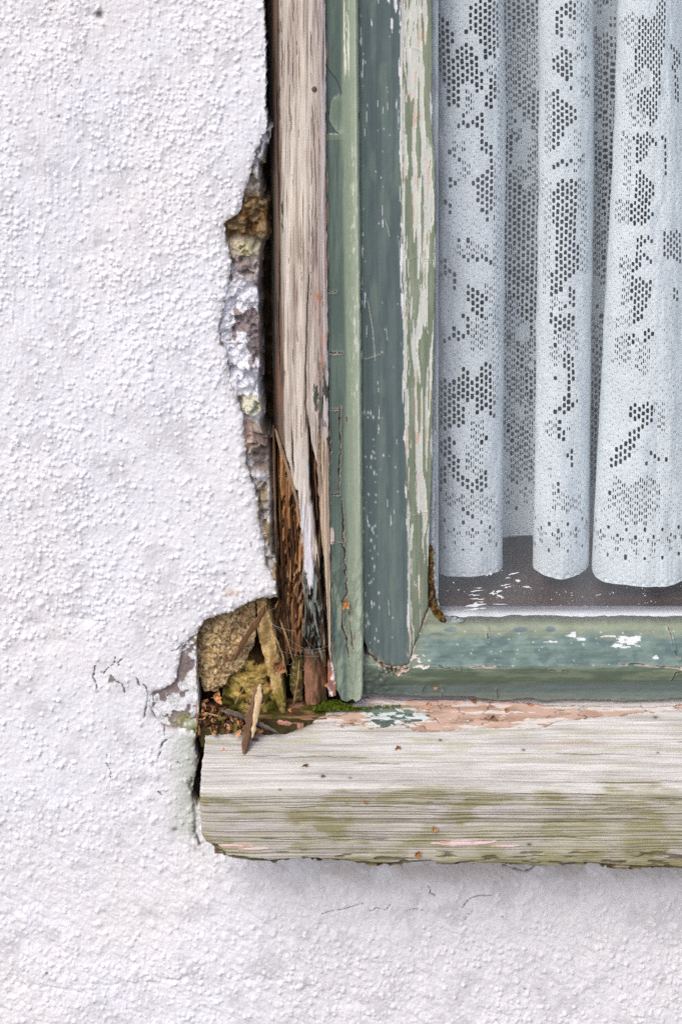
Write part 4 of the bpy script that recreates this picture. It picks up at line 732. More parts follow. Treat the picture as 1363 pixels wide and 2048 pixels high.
fo = np.array(FOLD, float); k = np.arange(len(fo))
def cr1(y, u):
    i = np.clip(np.floor(u).astype(int), 0, len(y) - 2); t = u - i; p0 = y[np.clip(i - 1, 0, len(y) - 1)]; p1 = y[i]; p2 = y[i + 1]; p3 = y[np.clip(i + 2, 0, len(y) - 1)]
    return .5 * ((2 * p1) + (-p0 + p2) * t + (2 * p0 - 5 * p1 + 4 * p2 - p3) * t * t + (-p0 + 3 * p1 - 3 * p2 + p3) * t ** 3)
uu = np.linspace(0, len(fo) - 1.001, 6000); Xh = cr1(fo[:, 1], uu); Yh = cr1(fo[:, 2], uu); Xt = cr1(fo[:, 0], uu)
sx = (Xh - 681.5) * PXM * (D + Yh) / D; arc = np.concatenate([[0], np.cumsum(np.hypot(np.diff(sx), np.diff(Yh)))])
CW, CH, YF = .00482, .00700, .09                   # cell size of the net
ZH = -.1115
def zrow(py): return P(0, py, YF)[..., 2]
def curt(a, z):
    """a = distance along the cloth, z = height"""
    t = np.clip((z - ZH) / .60, -.1, 1.2); x = np.interp(a, arc, Xh) * (1 - t) + np.interp(a, arc, Xt) * t; Y = np.interp(a, arc, Yh)
    x = x + (fbm(z * 9 + 3, a * 0 + 1.7, 3, 4) - .5) * 9 * t + (fbm(z * 30, a * 40, 3, 8) - .5) * 3; Y = Y + (fbm(z * 22 + a * 10, a * 60, 3, 5) - .5) * .006
    Y = Y + .0035 * np.sin(z * 9 + a * 14) * t + .002 * np.sin(z * 23 + a * 31)
    pyc = 1024 - (((z - EZ) * D / (D + Y)) + EZ) / PXM
    pp = P(x, 0 * x, Y); return np.stack([pp[..., 0], Y, z + 0 * x], -1), x, pyc
ZA, ZB, ZC, ZD, ZE, ZF = (865, 0, 4.069), (865, 400, 4.069), (865, 780, 4.069), (1163, 0, 5.12), (1163, 400, 5.12), (1163, 780, 5.12)
def tp(z, L): return [[(z[0] + x / z[2], z[1] + y / z[2]) for x, y in p] for p in L]
# net (open mesh) and half-open ground of the lace, fold by fold; everything else is closed clothwork
OPENP = {0: tp(ZA, [[(280,45),(330,20),(360,0),(530,0),(535,300),(520,470),(480,460),(440,480),(405,480),(400,420),(380,360),(350,290),(280,270),(240,285),(235,250),(275,220),(300,180),(300,90),(275,80)],
 [(40,110),(70,110),(120,140),(150,220),(190,250),(180,290),(140,380),(150,480),(170,480),(200,400),(250,345),(310,370),(360,440),(370,540),(400,600),(400,730),(360,770),(330,680),(280,650),(240,720),(215,740),(225,900),(260,940),(230,960),(200,880),(100,860),(95,700),(70,650),(50,560),(40,300)],
 [(440,640),(470,640),(500,590),(525,560),(520,700),(490,900),(450,880),(420,870),(440,760)], [(200,1010),(230,1005),(245,925),(270,950),(255,1010),(310,1010),(310,985),(350,930),(390,910),(440,990),(430,1030),(390,1060),(340,1040),(300,1040),(210,1045)],
 [(370,1060),(400,1080),(440,1150),(490,1150),(490,1380),(490,1627),(360,1627),(330,1540),(290,1510),(300,1475),(350,1480),(400,1390),(450,1340),(465,1270),(430,1260),(370,1250),(400,1180)], [(75,1220),(160,1220),(230,1280),(230,1310),(195,1300),(150,1255),(80,1245)], [(145,1430),(200,1450),(200,1490),(165,1490),(130,1530),(105,1540),(100,1500)]])
 + tp(ZB, [[(370,60),(400,0),(490,0),(470,130),(440,200),(420,150),(375,95)], [(75,0),(110,0),(170,60),(170,150),(140,150),(130,90),(85,40)], [(400,250),(430,240),(430,280),(380,300),(350,325),(330,350),(290,345),(270,330),(210,375),(185,370),(190,340),(215,305),(320,305),(345,290)], [(220,480),(260,440),(430,450),(490,500),(490,540),(440,510),(400,480),(280,490),(240,510)],
 [(40,480),(110,490),(150,560),(200,590),(215,730),(180,740),(130,600),(40,650),(30,630),(90,570)], [(270,690),(300,690),(380,750),(440,790),(400,960),(350,950),(290,830),(275,780)], [(210,890),(260,930),(310,950),(320,1030),(290,1090),(270,1120),(220,1145),(140,1140),(70,1180),(70,1140),(140,1100),(140,1050),(190,1020),(225,1080),(280,1050),(290,980),(240,960)], [(75,1450),(120,1470),(170,1440),(215,1430),(215,1350),(280,1370),(320,1450),(370,1450),(390,1370),(430,1300),(480,1380),(500,1627),(40,1627),(60,1500)]])
 + tp(ZC, [[(40,80),(240,80),(260,240),(230,320),(130,320),(60,300),(40,180)], [(250,60),(430,60),(500,60),(500,220),(470,230),(440,160),(400,190),(340,200),(330,100),(270,60)], [(40,440),(70,390),(160,390),(190,450),(160,500),(220,560),(215,640),(300,730),(350,760),(400,640),(440,680),(460,760),(420,840),(340,830),(220,770),(160,720),(120,620),(110,540),(60,500)], [(40,600),(100,620),(110,760),(70,840),(40,830)], [(380,410),(430,370),(440,420),(400,450)], [(220,950),(270,970),(310,1010),(350,1030),(480,1010),(480,1040),(340,1045),(250,1000)]]),
1: tp(ZA, [[(990,60),(1040,30),(1070,0),(1170,0),(1170,180),(1140,170),(1110,150),(1080,100),(1060,200),(1080,290),(1060,330),(1100,400),(1125,420),(1140,560),(1110,680),(1060,650),(1010,600),(960,560),(960,490),(1000,450),(1030,420),(1060,350),(1000,270),(980,200)], [(1080,690),(1130,690),(1150,760),(1100,730)], [(980,720),(1030,730),(1100,850),(1160,890),(1160,980),(1080,1080),(1050,1110),(1010,1190),(990,1250),(970,1250),(975,1080),(970,800)], [(970,1320),(1010,1285),(1150,1290),(1150,1350),(1050,1350),(980,1415)], [(975,1530),(1040,1480),(1100,1440),(1180,1450),(1180,1627),(960,1627)]])
 + tp(ZB, [[(970,0),(1180,0),(1180,580),(1130,640),(1080,680),(1020,760),(960,780),(960,600),(990,520),(1000,350),(970,120)], [(1070,700),(1170,710),(1170,870),(1070,860),(1090,780)], [(960,900),(1010,930),(1170,930),(1170,1000),(1100,1060),(1040,1090),(960,1090)], [(1070,1230),(1150,1240),(1150,1400),(1130,1627),(1060,1627),(1100,1450),(1060,1350)], [(985,1175),(1025,1175),(1025,1215),(985,1215)], [(985,1425),(1025,1425),(1025,1475),(985,1475)]])
 + tp(ZC, [[(1050,70),(1190,70),(1160,140),(1110,140),(1090,210),(1060,200),(1000,190),(980,160),(1040,150),(1080,110)], [(1000,200),(1050,260),(1060,330),(1100,330),(1070,390),(1060,470),(1040,440),(1000,330)], [(1075,490),(1130,490),(1150,620),(1120,620),(1085,560)], [(1010,760),(1040,760),(1050,810),(1010,880)]]),
2: tp(ZD, [[(570,150),(640,170),(700,200),(750,120),(770,0),(860,0),(860,400),(830,560),(810,850),(780,1100),(760,1260),(700,1280),(680,1180),(560,1120),(555,960),(620,920),(680,880),(720,820),(720,720),(660,690),(540,740),(550,500),(590,300)], [(520,1350),(580,1360),(640,1360),(680,1330),(740,1400),(760,1480),(700,1500),(660,1580),(610,1680),(560,1700),(530,1720),(600,1760),(690,1820),(730,1880),(740,2048),(520,2048),(530,1800),(540,1500)], [(900,460),(990,520),(1024,640),(970,700),(1000,880),(1000,1030),(940,1030),(950,760),(890,700),(950,660),(940,560)], [(820,1360),(880,1400),(880,1800),(830,1800)]])
 + tp(ZE, [[(500,0),(720,0),(720,200),(640,240),(560,250),(500,250),(500,100)], [(540,400),(620,350),(730,360),(720,420),(620,440),(620,540),(690,520),(720,640),(680,660),(620,600),(600,720),(540,760),(620,780),(710,840),(710,1000),(640,1180),(580,1250),(500,1290),(505,1000),(520,650)], [(480,1370),(530,1370),(540,1470),(490,1480)], [(620,1300),(740,1300),(740,1390),(690,1400),(640,1450),(610,1420)], [(830,330),(1000,320),(1010,650),(970,650),(960,580),(850,590),(810,480)], [(910,900),(990,880),(1000,1010),(930,1030)]])
 + tp(ZF, [[(480,120),(540,150),(600,140),(660,110),(730,120),(740,380),(700,360),(650,340),(620,420),(600,480),(560,520),(540,600),(480,680),(460,720),(400,740),(300,780),(300,700),(360,600),(460,540),(490,470),(480,420),(560,420),(580,360),(620,330),(620,300),(490,290),(480,230)], [(460,980),(540,930),(600,840),(650,740),(690,640),(740,650),(820,700),(900,680),(890,720),(820,730),(740,690),(690,700),(640,810),(560,940),(480,1000),(340,1060),(220,1070),(220,1050),(340,1030)]])}
HALFP = {0: tp(ZA, [[(440,500),(500,490),(520,560),(440,640),(420,560)], [(280,730),(340,740),(340,900),(280,920)], [(240,1300),(310,1300),(310,1400),(230,1480),(180,1430),(215,1360)], [(130,1150),(270,1150),(270,1230),(140,1220)], [(540,0),(600,0),(575,900),(560,1627),(500,1627),(510,1100),(530,700)]])
 + tp(ZB, [[(200,380),(340,330),(460,380),(440,450),(250,440),(190,500)], [(320,950),(440,960),(450,1200),(330,1240),(290,1120)], [(420,640),(480,680),(480,950),(440,900)], [(500,0),(560,0),(550,900),(545,1627),(480,1627),(470,1000)]]) + tp(ZC, [[(290,250),(420,250),(420,680),(300,700),(250,560),(300,400)], [(90,840),(500,860),(540,1000),(350,1000),(230,930),(100,960)]]),
1: tp(ZA, [[(1170,0),(1320,0),(1310,240),(1200,260),(1170,180)], [(1180,350),(1270,350),(1260,480),(1150,480)], [(1190,600),(1280,600),(1270,800),(1200,800)], [(900,700),(970,750),(960,1250),(900,1250)], [(1180,1250),(1250,1270),(1200,1400),(1120,1400)], [(1190,1450),(1260,1450),(1260,1627),(1190,1627)], [(890,1400),(960,1500),(950,1627),(880,1627)], [(1090,200),(1160,200),(1160,340),(1090,320)], [(1150,1000),(1210,1050),(1190,1220),(1130,1150)]])
 + tp(ZB, [[(900,0),(970,0),(960,560),(900,800),(880,500)], [(1190,0),(1260,0),(1260,600),(1190,600)], [(960,780),(1070,780),(1060,900),(960,880)], [(960,1090),(1180,1060),(1200,1230),(1070,1220),(1000,1400),(960,1250)]]) + tp(ZC, [[(900,280),(990,240),(1010,400),(960,380),(890,390)], [(980,800),(1060,840),(1210,860),(1220,1000),(960,980)], [(1110,240),(1140,240),(1130,330),(1100,330)], [(930,560),(980,700),(1000,900),(960,800)]]),
2: tp(ZD, [[(380,240),(560,100),(560,500),(500,500),(420,400)], [(430,700),(560,720),(550,1000),(500,1180),(430,1000)], [(560,740),(660,720),(640,860),(560,900)], [(530,1140),(640,1140),(640,1320),(520,1300)], [(400,1330),(520,1400),(500,2048),(440,2048),(430,1600)]]) + tp(ZE, [[(330,0),(500,0),(500,250),(420,250),(340,200)], [(390,540),(500,600),(500,1180),(400,1050)], [(330,1190),(500,1170),(500,1300),(350,1300)], [(340,1360),(480,1360),(490,1660),(430,1700),(300,1680)], [(540,1400),(700,1560),(640,1780),(540,1700)]]) + tp(ZF, [[(740,120),(850,120),(860,460),(770,430)], [(340,860),(480,1000),(640,860),(800,960),(780,1200),(640,1380),(440,1400),(340,1240),(240,1200)]])}
def lace_class(x, py, Y, ci, rj):
    n = len(x); open_ = np.zeros(n, bool); half = np.zeros(n, bool); front = Y < .128; inside = front & (x > 860) & (x < 1366)
    for i, (lo, hi) in enumerate([(860, 1040), (1055, 1194), (1180, 1400)]):
        m = front & (x > lo) & (x < hi)
        for p in OPENP[i]: open_[m] |= inpoly(x[m], py[m], p)
        for p in HALFP[i]: half[m] |= inpoly(x[m], py[m], p)
    # cloth with no traced pattern (in the hollows and beyond the picture): petals, rings and net; the hollows pierced wider to look shaded
    q = fbm(ci / 7.5, rj / 8.0, 3, 3); rr = np.abs(fbm(ci / 9.0 + 3, rj / 9.0, 2, 9) - .5)
    o2 = (q > .56) | ((rr < .03) & (q > .40)); open_ |= ~inside & o2 & (py < 1060); rear = ~front & ~open_ & (fbm(ci / 4.0, rj / 4.0, 2, 8) > .33)
    c = np.where(open_, 2, np.where(half, 1, np.where(rear, 4, 0))); row = rj
    k4 = ci % 4; hem = np.zeros(n, int)
    hem[(row == 3) & (k4 == 1)] = 3; hem[(row >= 4) & (row <= 5) & (k4 == 3)] = 1; hem[(row == 6) & (k4 == 3)] = 3; hem[(row == 6) & (k4 != 3) & (ci % 2 == 0)] = 1; hem[(row == 7) & (k4 == 1)] = 3
    return np.where(row < 8, hem, c)
nc = int(arc[-1] / CW) - 1; nr = 124
CI, RJ = np.meshgrid(np.arange(nc), np.arange(nr)); CI = CI.ravel(); RJ = RJ.ravel()
a0 = CI * CW; zc = ZH + RJ * CH + (CI % 2) * CH * .5
_, cx_, cpy = curt(a0 + CW / 2, zc + CH / 2); Yc = np.interp(a0 + CW / 2, arc, Yh)
CL = lace_class(cx_, cpy, Yc, CI.astype(float), RJ.astype(float))
rl = np.random.default_rng(2); LV = []; LF = []; nb = 0; LC = []
def rings(a, z, w, h, fx, fy, jit=.06):
    """rect cells with an eight-sided hole: 8 quads each"""
    global nb
    n = len(a)
    o = np.array([(0, 0), (.5, 0), (1, 0), (1, .5), (1, 1), (.5, 1), (0, 1), (0, .5)]); th = np.radians([225, 270, 315, 0, 45, 90, 135, 180])
    sq = np.stack([np.cos(th), np.sin(th)], 1); sq /= np.max(np.abs(sq), 1)[:, None] ** .55
    fx = np.broadcast_to(fx, n) * (1 + jit * rl.normal(size=n)); fy = np.broadcast_to(fy, n) * (1 + jit * rl.normal(size=n))
    A = a[:, None] + o[None, :, 0] * w; Z = z[:, None] + o[None, :, 1] * h
    ja = rl.normal(size=n) * w * .03; jz = rl.normal(size=n) * h * .03
    Ai = (a + w / 2 + ja)[:, None] + sq[None, :, 0] * (w / 2) * fx[:, None]; Zi = (z + h / 2 + jz)[:, None] + sq[None, :, 1] * (h / 2) * fy[:, None]
    v, _, _ = curt(np.concatenate([A, Ai], 1), np.concatenate([Z, Zi], 1)); LV.append(v.reshape(-1, 3))
    b = nb + np.arange(n)[:, None] * 16; i = np.arange(8); j = (i + 1) % 8
    LF.append(np.stack([b + i, b + j, b + 8 + j, b + 8 + i], -1).reshape(-1, 4)); nb += n * 16; LC.append(np.full(n * 16, 1.0))
m = CL == 2; rings(a0[m], zc[m], CW, CH, .74, .72, .10)
m = CL == 3; rings(a0[m], zc[m], CW, CH, .58, .58, .15)
tiny = (CL == 0) & (rl.random(len(CL)) < .80) & (RJ > 2)
m = CL == 1
for off in (0, .5): rings(a0[m] + CW * off, zc[m], CW / 2, CH, .50, .56, .25)
m = CL == 4
for off in (0, .5): rings(a0[m] + CW * off, zc[m], CW / 2, CH, .66, .64, .25)
m = tiny
for off in (0, .5): rings(a0[m] + CW * off, zc[m], CW / 2, CH, .20, .24, .4)
m = (CL == 0) & ~tiny
if m.any():
    a, z = a0[m], zc[m]; n = m.sum(); g = np.array([(x, y) for y in (0, .5, 1) for x in (0, .5, 1)])
    v, _, _ = curt(a[:, None] + g[None, :, 0] * CW, z[:, None] + g[None, :, 1] * CH); v[:, 4, 1] -= .0008 + .0006 * rl.random(n); LV.append(v.reshape(-1, 3)); b = nb + np.arange(n)[:, None] * 9
    q = np.array([(0, 1, 4, 3), (1, 2, 5, 4), (3, 4, 7, 6), (4, 5, 8, 7)]); LF.append((b[:, :, None] + q[None]).reshape(-1, 4)); nb += n * 9; LC.append(np.full(n * 9, 1.))
# plain cloth above the picture, and the turned hem below
aa = np.linspace(0, nc * CW, nc * 2); 
for za, zb_, st in [(ZH + nr * CH, ZH + nr * CH + .30, 12)]:
    zz = np.linspace(za, zb_, st); A, Z = np.meshgrid(aa, zz); v, _, _ = curt(A, Z); i = np.arange(st - 1)[:, None] * len(aa) + np.arange(len(aa) - 1)[None]; LV.append(v.reshape(-1, 3)); LF.append(nb + np.stack([i, i + 1, i + 1 + len(aa), i + len(aa)], -1).reshape(-1, 4)); nb += v.size // 3; LC.append(np.ones(v.size // 3))
ml = bpy.data.materials.new('lace'); ml.use_nodes = True; t = ml.node_tree; n = t.nodes; b = n['Principled BSDF']; b.inputs['Roughness'].default_value = .9; b.inputs['Specular IOR Level'].default_value = .1
b.inputs['Base Color'].default_value = (.81, .88, .925, 1); tl = n.new('ShaderNodeBsdfTranslucent'); tl.inputs[0].default_value = (.78, .81, .83, 1); mx = n.new('ShaderNodeMixShader'); mx.inputs[0].default_value = .06
tc = n.new('ShaderNodeTexCoord'); wv = n.new('ShaderNodeTexNoise'); wv.inputs['Scale'].default_value = 420; wv.inputs['Detail'].default_value = 3; bp_ = n.new('ShaderNodeBump'); bp_.inputs['Strength'].default_value = .5; bp_.inputs['Distance'].default_value = .001
t.links.new(tc.outputs['Object'], wv.inputs['Vector']); t.links.new(wv.outputs['Fac'], bp_.inputs['Height']); t.links.new(bp_.outputs[0], b.inputs['Normal'])
t.links.new(b.outputs[0], mx.inputs[1]); t.links.new(tl.outputs[0], mx.inputs[2]); t.links.new(mx.outputs[0], n['Material Output'].inputs[0])
o = np_mesh('lace_curtain', np.concatenate(LV), np.concatenate(LF), ml, None, None, smooth=True)
tag(o, 'white floral lace curtain hanging in deep folds behind the window glass', 'curtain', kind='thing')
sm = np.linspace(0, nc * CW, nc * 3); hv = []
for dz, dy in [(0, 0), (-.0006, -.0005), (-.0009, .0001), (-.0006, .0007), (.006, .0009)]:
    v, _, _ = curt(sm, np.full(len(sm), ZH)); v[:, 2] += dz + .0008 * np.sin(sm * 90); v[:, 1] += dy; hv.append(v)
L = len(sm); i = np.arange(4)[:, None] * L + np.arange(L - 1)[None]
np_mesh('hem', np.concatenate(hv), np.stack([i, i + L, i + L + 1, i + 1], -1).reshape(-1, 4), ml, None, o)
# ================================================================== GROUND
o = quads('ground', [[(-30, -40, -1.04), (30, -40, -1.04), (30, .02, -1.04), (-30, .02, -1.04)]], M_GROUND); tag(o, kind='structure')
# ================================================================== SMALL LOOSE THINGS
def bract(label, px, py, Y, size, rot, seed, c0=(196,138,92), c1=(128,78,44), petals=3, cat='dried bract', group='dried bracts and bud scales', tilt=.5, name='dried_bract'):
    rg = np.random.default_rng(seed); s = size * PXM / 2; V = []; F = []; CC = []; nb = 0
    for k in range(petals):
        an = rot + (k - (petals - 1) / 2) * rg.uniform(.7, 1.3); L = s * rg.uniform(1.1, 1.7); wd = s * rg.uniform(.45, .7); cu = rg.uniform(.5, 1.3); up = rg.uniform(.1, .6)
        nu, nv = 7, 5
        for i in range(nu):
            t = i / (nu - 1); w = wd * math.sin(math.pi * min(.97, .12 + t * .85)) ** .8
            for j in range(nv):
                q = (j / (nv - 1) - .5) * 2; x = t * L - .35 * s; y = q * w * (1 - .3 * t); o_ = s * (.22 + up * t * t + cu * .35 * (q * q) + rg.normal() * .03)
                X = x * math.cos(an) - y * math.sin(an); Z = x * math.sin(an) + y * math.cos(an)
                V.append((X, -o_ * (1 - tilt * .4), Z)); CC.append(mixc(np.array([C(*c0)]), C(*c1), np.array([np.clip(.2 + .5 * abs(q) * (1 - t) + rg.normal() * .16, 0, 1)]))[0])
        F += [(nb + i * nv + j, nb + (i + 1) * nv + j, nb + (i + 1) * nv + j + 1, nb + i * nv + j + 1) for i in range(nu - 1) for j in range(nv - 1)]; nb += nu * nv
    # short stalk
    an = rot + math.pi; 
    for i in range(3):
        for j in range(4): a = j * math.pi / 2; V.append((math.cos(an) * s * .4 * i + .1 * s * math.cos(a), -s * .25 - .1 * s * math.sin(a), math.sin(an) * s * .4 * i)); CC.append(C(*c1))
    F += [(nb + i * 4 + j, nb + i * 4 + (j + 1) % 4, nb + i * 4 + 4 + (j + 1) % 4, nb + i * 4 + 4 + j) for i in range(2) for j in range(4)]
    o = np_mesh(name, np.array(V), np.array(F), M_LEAF, np.array(CC)); o.location = P(px, py, Y); return tag(o, label, cat, group, 'thing')
onsill = lambda py: float(sillY(py)) - .0005
bract('orange three lobed dried bract caught on the sage green moulding', 689, 1204, .0125, 20, -.9, 1, (204,148,98))
bract('brown winged bract standing on the pale sill below the peeled paint', 796, 1496, onsill(1496), 16, 1.9, 2, (178,128,96))
bract('dark curled husk lying on the pale sill right of the long splinter', 608, 1531, onsill(1531), 15, .2, 3, (118,82,60), (60,42,32), 2)
bract('tiny tan bud scale on the green stained face of the sill', 730, 1604, onsill(1604), 9, 1.6, 4, (202,146,98), petals=2)
bract('straw coloured scale standing just above the pink primer streak', 868, 1660, onsill(1660), 14, 1.1, 5, (206,176,120), petals=2)
bract('amber bract stuck at the lower edge of the sill', 836, 1707, onsill(1707), 18, 2.4, 6, (196,136,66))
bract('small peach coloured petal at the left end of the sill', 447, 1500, onsill(1500), 13, -1.4, 7, (234,170,132), (206,140,104), 2)
bract('bright orange bract on top of the litter in the hole', 432, 1392, .002, 24, .2, 8, (206,152,104), (156,110,76), 3)
bract('papery brown bract hanging in the web beside the upright slab', 556, 1332, .012, 34, 1.0, 9, (170,118,78), (104,68,42), 3)
bract('pinkish bract leaning on the ochre stone', 540, 1370, .02, 22, .3, 10, (196,138,112), (150,96,74), 2)
bract('russet bract behind the pale splinter', 522, 1402, .004, 20, 1.3, 11, (176,116,88), (122,76,56), 2)
bract('little orange scale beside the slab foot', 577, 1418, .012, 11, -.3, 12, (204,146,86), petals=2)
bract('brown star shaped calyx touching the splinter on the sill', 508, 1478, onsill(1478), 16, -.4, 13, (134,94,70), (90,60,44), 3)
bract('rust coloured scale on the pink foot of the jamb', 651, 1368, .012, 13, .7, 14, (186,134,104), petals=3)
bract('grey brown husk among the peeled orange paint', 984, 1436, onsill(1436) - .002, 18, .1, 15, (150,118,92), (80,60,50), 3)
bract('tan seed wing upright among the peeled orange paint', 1012, 1420, onsill(1420) - .002, 15, 1.5, 16, (206,156,116), petals=2)
bract('tan chip leaning on the white edge of the sill back', 855, 1408, onsill(1408) - .001, 16, .9, 17, (198,142,100), (168,112,76), 1)
bract('dark brown seed tucked under the bottom rail', 945, 1401, onsill(1401) - .002, 12, .0, 18, (150,98,64), (100,62,40), 2)
bract('tiny grey fly husk on the sill left of the tan scale', 645, 1552, onsill(1552), 8, .6, 19, (120,100,92), (70,58,54), 2)
bract('pale brown curl lying across the peeled paint', 1058, 1408, onsill(1408) - .001, 14, -.2, 20, (192,146,112), petals=2)
bract('small flake shaped husk on the olive band of the rail', 868, 1376, .016, 12, 1.0, 21, (190,150,120), (150,120,100), 2)
# litter heaped in the hole
rq = np.random.default_rng(31); V = []; F = []; CC = []; nb = 0
for k in range(230):
    t = rq.random(); px = 399 + rq.random() * (125 if t < .7 else 62); top = np.interp(px, [398, 440, 480, 530], [1398, 1416, 1436, 1446]); py = top + rq.random() * (1466 - top); Y = np.interp(py, [1395, 1466], [.018, -.012]) + rq.normal() * .002
    c = P(px, py, Y); s = rq.uniform(.0012, .0042); R = rq.normal(size=(2, 3)); u = R[0] / np.linalg.norm(R[0]); w = np.cross(u, R[1]); w /= np.linalg.norm(w); nn = np.cross(u, w)
    g = [(c + u * s * (i - 1) + w * s * .55 * (j - 1) * (1 - .35 * abs(i - 1)) + nn * s * .35 * ((j - 1) ** 2 + .5 * (i - 1) ** 2)) for i in range(3) for j in range(3)]
    V += g; F += [(nb + i * 3 + j, nb + (i + 1) * 3 + j, nb + (i + 1) * 3 + j + 1, nb + i * 3 + j + 1) for i in range(2) for j in range(2)]; nb += 9
    cc = [C(104, 68, 44), C(134, 92, 60), C(70, 46, 34), C(164, 116, 78), C(190, 146, 110), C(56, 40, 32), C(110, 104, 48)][rq.integers(7)]; CC += [cc] * 9
o = np_mesh('leaf_litter', np.array(V), np.array(F), M_LEAF, np.array(CC)); tag(o, 'brown leaf litter heaped in the hole behind the sill end', 'leaf litter', kind='stuff')
def f_mound(px, py):
    n = len(px); return np.interp(py, [1385, 1470], [.026, -.006]), (fbm(px / 8, py / 8, 4, 3) - .5) * .008, mixc(full(n, C(60, 44, 32)), C(98, 72, 50), ss(.4, .65, fbm(px / 6, py / 6, 3, 5)))
o = sheet('soil_crumbs', np.arange(390, 560, 2), np.arange(1392, 1478, 2), f_mound, M_DIRT, rough([(394,1400),(420,1408),(450,1424),(490,1442),(540,1448),(556,1470),(394,1474)], 1.5, 5, 2), skirt=(0, .02, -.01)); tag(o, 'dark crumbly soil filling the bottom of the hole', 'soil', kind='stuff')
# splinters lying loose
def loose(name, label, cat, pts, w0, w1, th, a, b, seed, nseg=26, grp=None):
    o = strip(name, pts, w0, w1, th, M_ROT, a, b, None, seed, nseg=nseg); return tag(o, label, cat, grp, 'thing')
loose('wood_splinter', 'long dark brown splinter leaning across the tan sandstone', 'splinter', [(530,1211,.000),(518,1236,.0),(498,1266,.004),(480,1296,.010),(466,1322,.014)], 13, 12, .004, C(156, 124, 92), C(100, 74, 52), 3)
o = loose('wood_splinter', 'pale faced splinter standing on the sill end', 'splinter', [(520,1366,.004),(512,1400,-.004),(502,1440,-.014),(494,1480,-.024),(488,1514,-.030)], 20, 20, .004, C(150, 122, 98), C(104, 80, 64), 4)
strip('fresh_face', [(520,1368,.0000),(516,1400,-.0085),(509,1440,-.0190),(503,1476,-.0262)], 13, 11, .002, M_ROT, C(226, 206, 172), C(192, 164, 128), o, 9, nseg=14)
loose('grey_twig', 'grey weathered stick lying across the litter behind the sill', 'stick', [(440,1420,.004),(478,1432,-.002),(520,1450,-.010),(558,1468,-.018)], 10, 8, .004, C(132, 124, 116), C(90, 82, 74), 6)
for k, (lab, a_, b_) in enumerate([('thin straw coloured stem crossing in front of the upright slab', (548,1268,.004), (572,1352,.002)), ('fine pale straw leaning from the litter to the ochre stone', (470,1408,.0), (498,1344,.014)),
    ('short pale straw lying flat over the leaf litter', (402,1424,.006), (446,1436,-.002)), ('slender brown straw leaning on the small gritty stone', (586,1408,.004), (598,1322,.010)), ('broken straw poking out under the rotted jamb', (560,1240,.010), (586,1322,.006))]):
    loose('straw', lab, 'straw', [a_, ((a_[0] + b_[0]) / 2 + 3, (a_[1] + b_[1]) / 2, (a_[2] + b_[2]) / 2 - .002), b_], 3.4, 2.4, .0012, C(196, 170, 128), C(140, 110, 76), 60 + k, nseg=10, grp='loose straws in the hole')
loose('curled_stem', 'thin curled stem at the foot of the long dark splinter', 'stem', [(446,1316,.014),(454,1322,.010),(464,1321,.009),(470,1308,.012)], 4, 3, .002, C(150, 96, 70), C(110, 70, 50), 7, nseg=12)
loose('paint_chip', 'loose flat pink paint chip on the rotten corner of the sill', 'paint chip', [(554,1444,-.004),(566,1447,-.005),(582,1448,-.004)], 13, 10, .0008, C(196, 150, 132), C(176, 126, 108), 8, nseg=9)
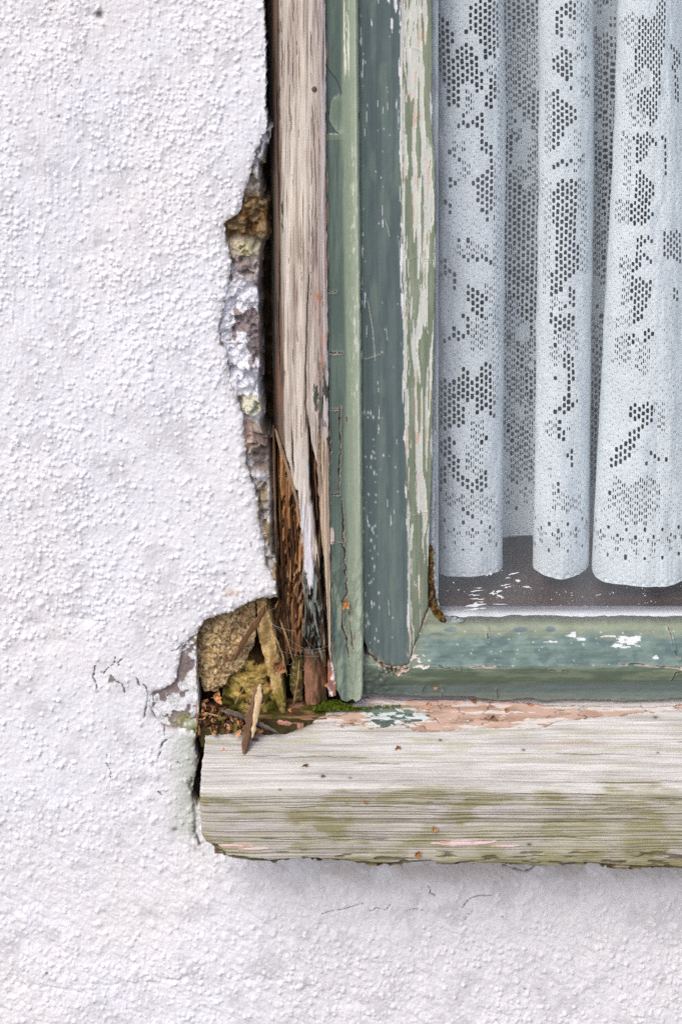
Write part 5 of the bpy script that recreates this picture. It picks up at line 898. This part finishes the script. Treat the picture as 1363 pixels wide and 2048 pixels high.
# moss
V = []; F = []; CC = []; nb = 0; rm = np.random.default_rng(12)
for k in range(2600):
    t = rm.random()
    if t < .78: px = 666 + rm.normal() * 25; lim = 16 * math.exp(-((px - 664) / 34) ** 2) + 3; py = 1421 - rm.random() * lim
    else: px = rm.uniform(690, 800); py = 1411 + (800 - px) * .05 + rm.normal() * 1.4
    if px < 622 or px > 800: continue
    Y = float(ytop(py + 6)) - .001; c = P(px, py + 2, Y); s = rm.uniform(.0018, .0040) if t < .78 else rm.uniform(.001, .002); d = np.array([rm.normal() * .5, -abs(rm.normal()) * .5, 1.0]); d /= np.linalg.norm(d); w = np.cross(d, rm.normal(size=3)); w /= np.linalg.norm(w); w *= s * .16
    mid = c + d * s * .55; tip = c + d * s + np.array([rm.normal(), rm.normal(), 0]) * s * .25
    V += [c - w * .6, c + w * .6, mid + w, tip, mid - w]; F.append(tuple(range(nb, nb + 5))); nb += 5; g = rm.random(); cc = mixc(np.array([C(64, 88, 22)]), C(136, 150, 52), np.array([g * .9]))[0]; CC += [cc * .7] * 2 + [cc] * 3
o = np_mesh('moss_tuft', np.array(V), np.array(F), M_MOSS, np.array(CC), None, smooth=False); tag(o, 'bright green moss cushion growing where the jamb foot meets the sill', 'moss', kind='thing')
# cobweb strands across the rotted foot
web = empty('cobweb', (-.05, .006, -.14)); tag(web, 'loose cobweb threads strung across the rotted jamb foot', 'cobweb', kind='thing'); rw = np.random.default_rng(17)
STR = [((572,1290,.006),(650,1300,.006)),((560,1262,.008),(612,1300,.004)),((585,1250,.006),(560,1330,.004)),((600,1300,.004),(660,1290,.008)),((552,1300,.01),(640,1312,.004)),((508,1208,.006),(560,1260,.006)),((530,1222,.004),(552,1212,.006)),((578,1330,.004),(604,1300,.006)),((556,1325,.006),(578,1288,.008)),((576,1350,.008),(640,1306,.006)),((540,1290,.014),(566,1322,.008)),((612,1280,.006),(640,1330,.006)),((552,862,.004),(566,935,.006)),((556,952,.008),(574,950,.008)),((664,1142,.010),(690,1124,.010)),((724,1318,.014),(738,1346,.014)),((520,1228,.006),(590,1262,.005)),((600,1262,.005),(636,1300,.005))]
for a, b in STR:
    V = []; F = []; nb = 0; A = P(*a); B = P(*b); k = 14; t = np.linspace(0, 1, k)[:, None]; c = A + (B - A) * t; c[:, 2] -= (np.sin(np.pi * t) * np.linalg.norm(B - A) * rw.uniform(.02, .16))[:, 0]; c += rw.normal(size=c.shape) * .0002; r_ = rw.uniform(.00005, .00009)
    for i in range(k):
        for j in range(3): an = j * 2.094; V.append(c[i] + np.array([math.cos(an) * .5, math.sin(an), math.cos(an)]) * r_)
    F += [(nb + i * 3 + j, nb + i * 3 + (j + 1) % 3, nb + (i + 1) * 3 + (j + 1) % 3, nb + (i + 1) * 3 + j) for i in range(k - 1) for j in range(3)]
    np_mesh('web_strand', np.array(V), np.array(F), M_THREAD, None, web)
under(web)
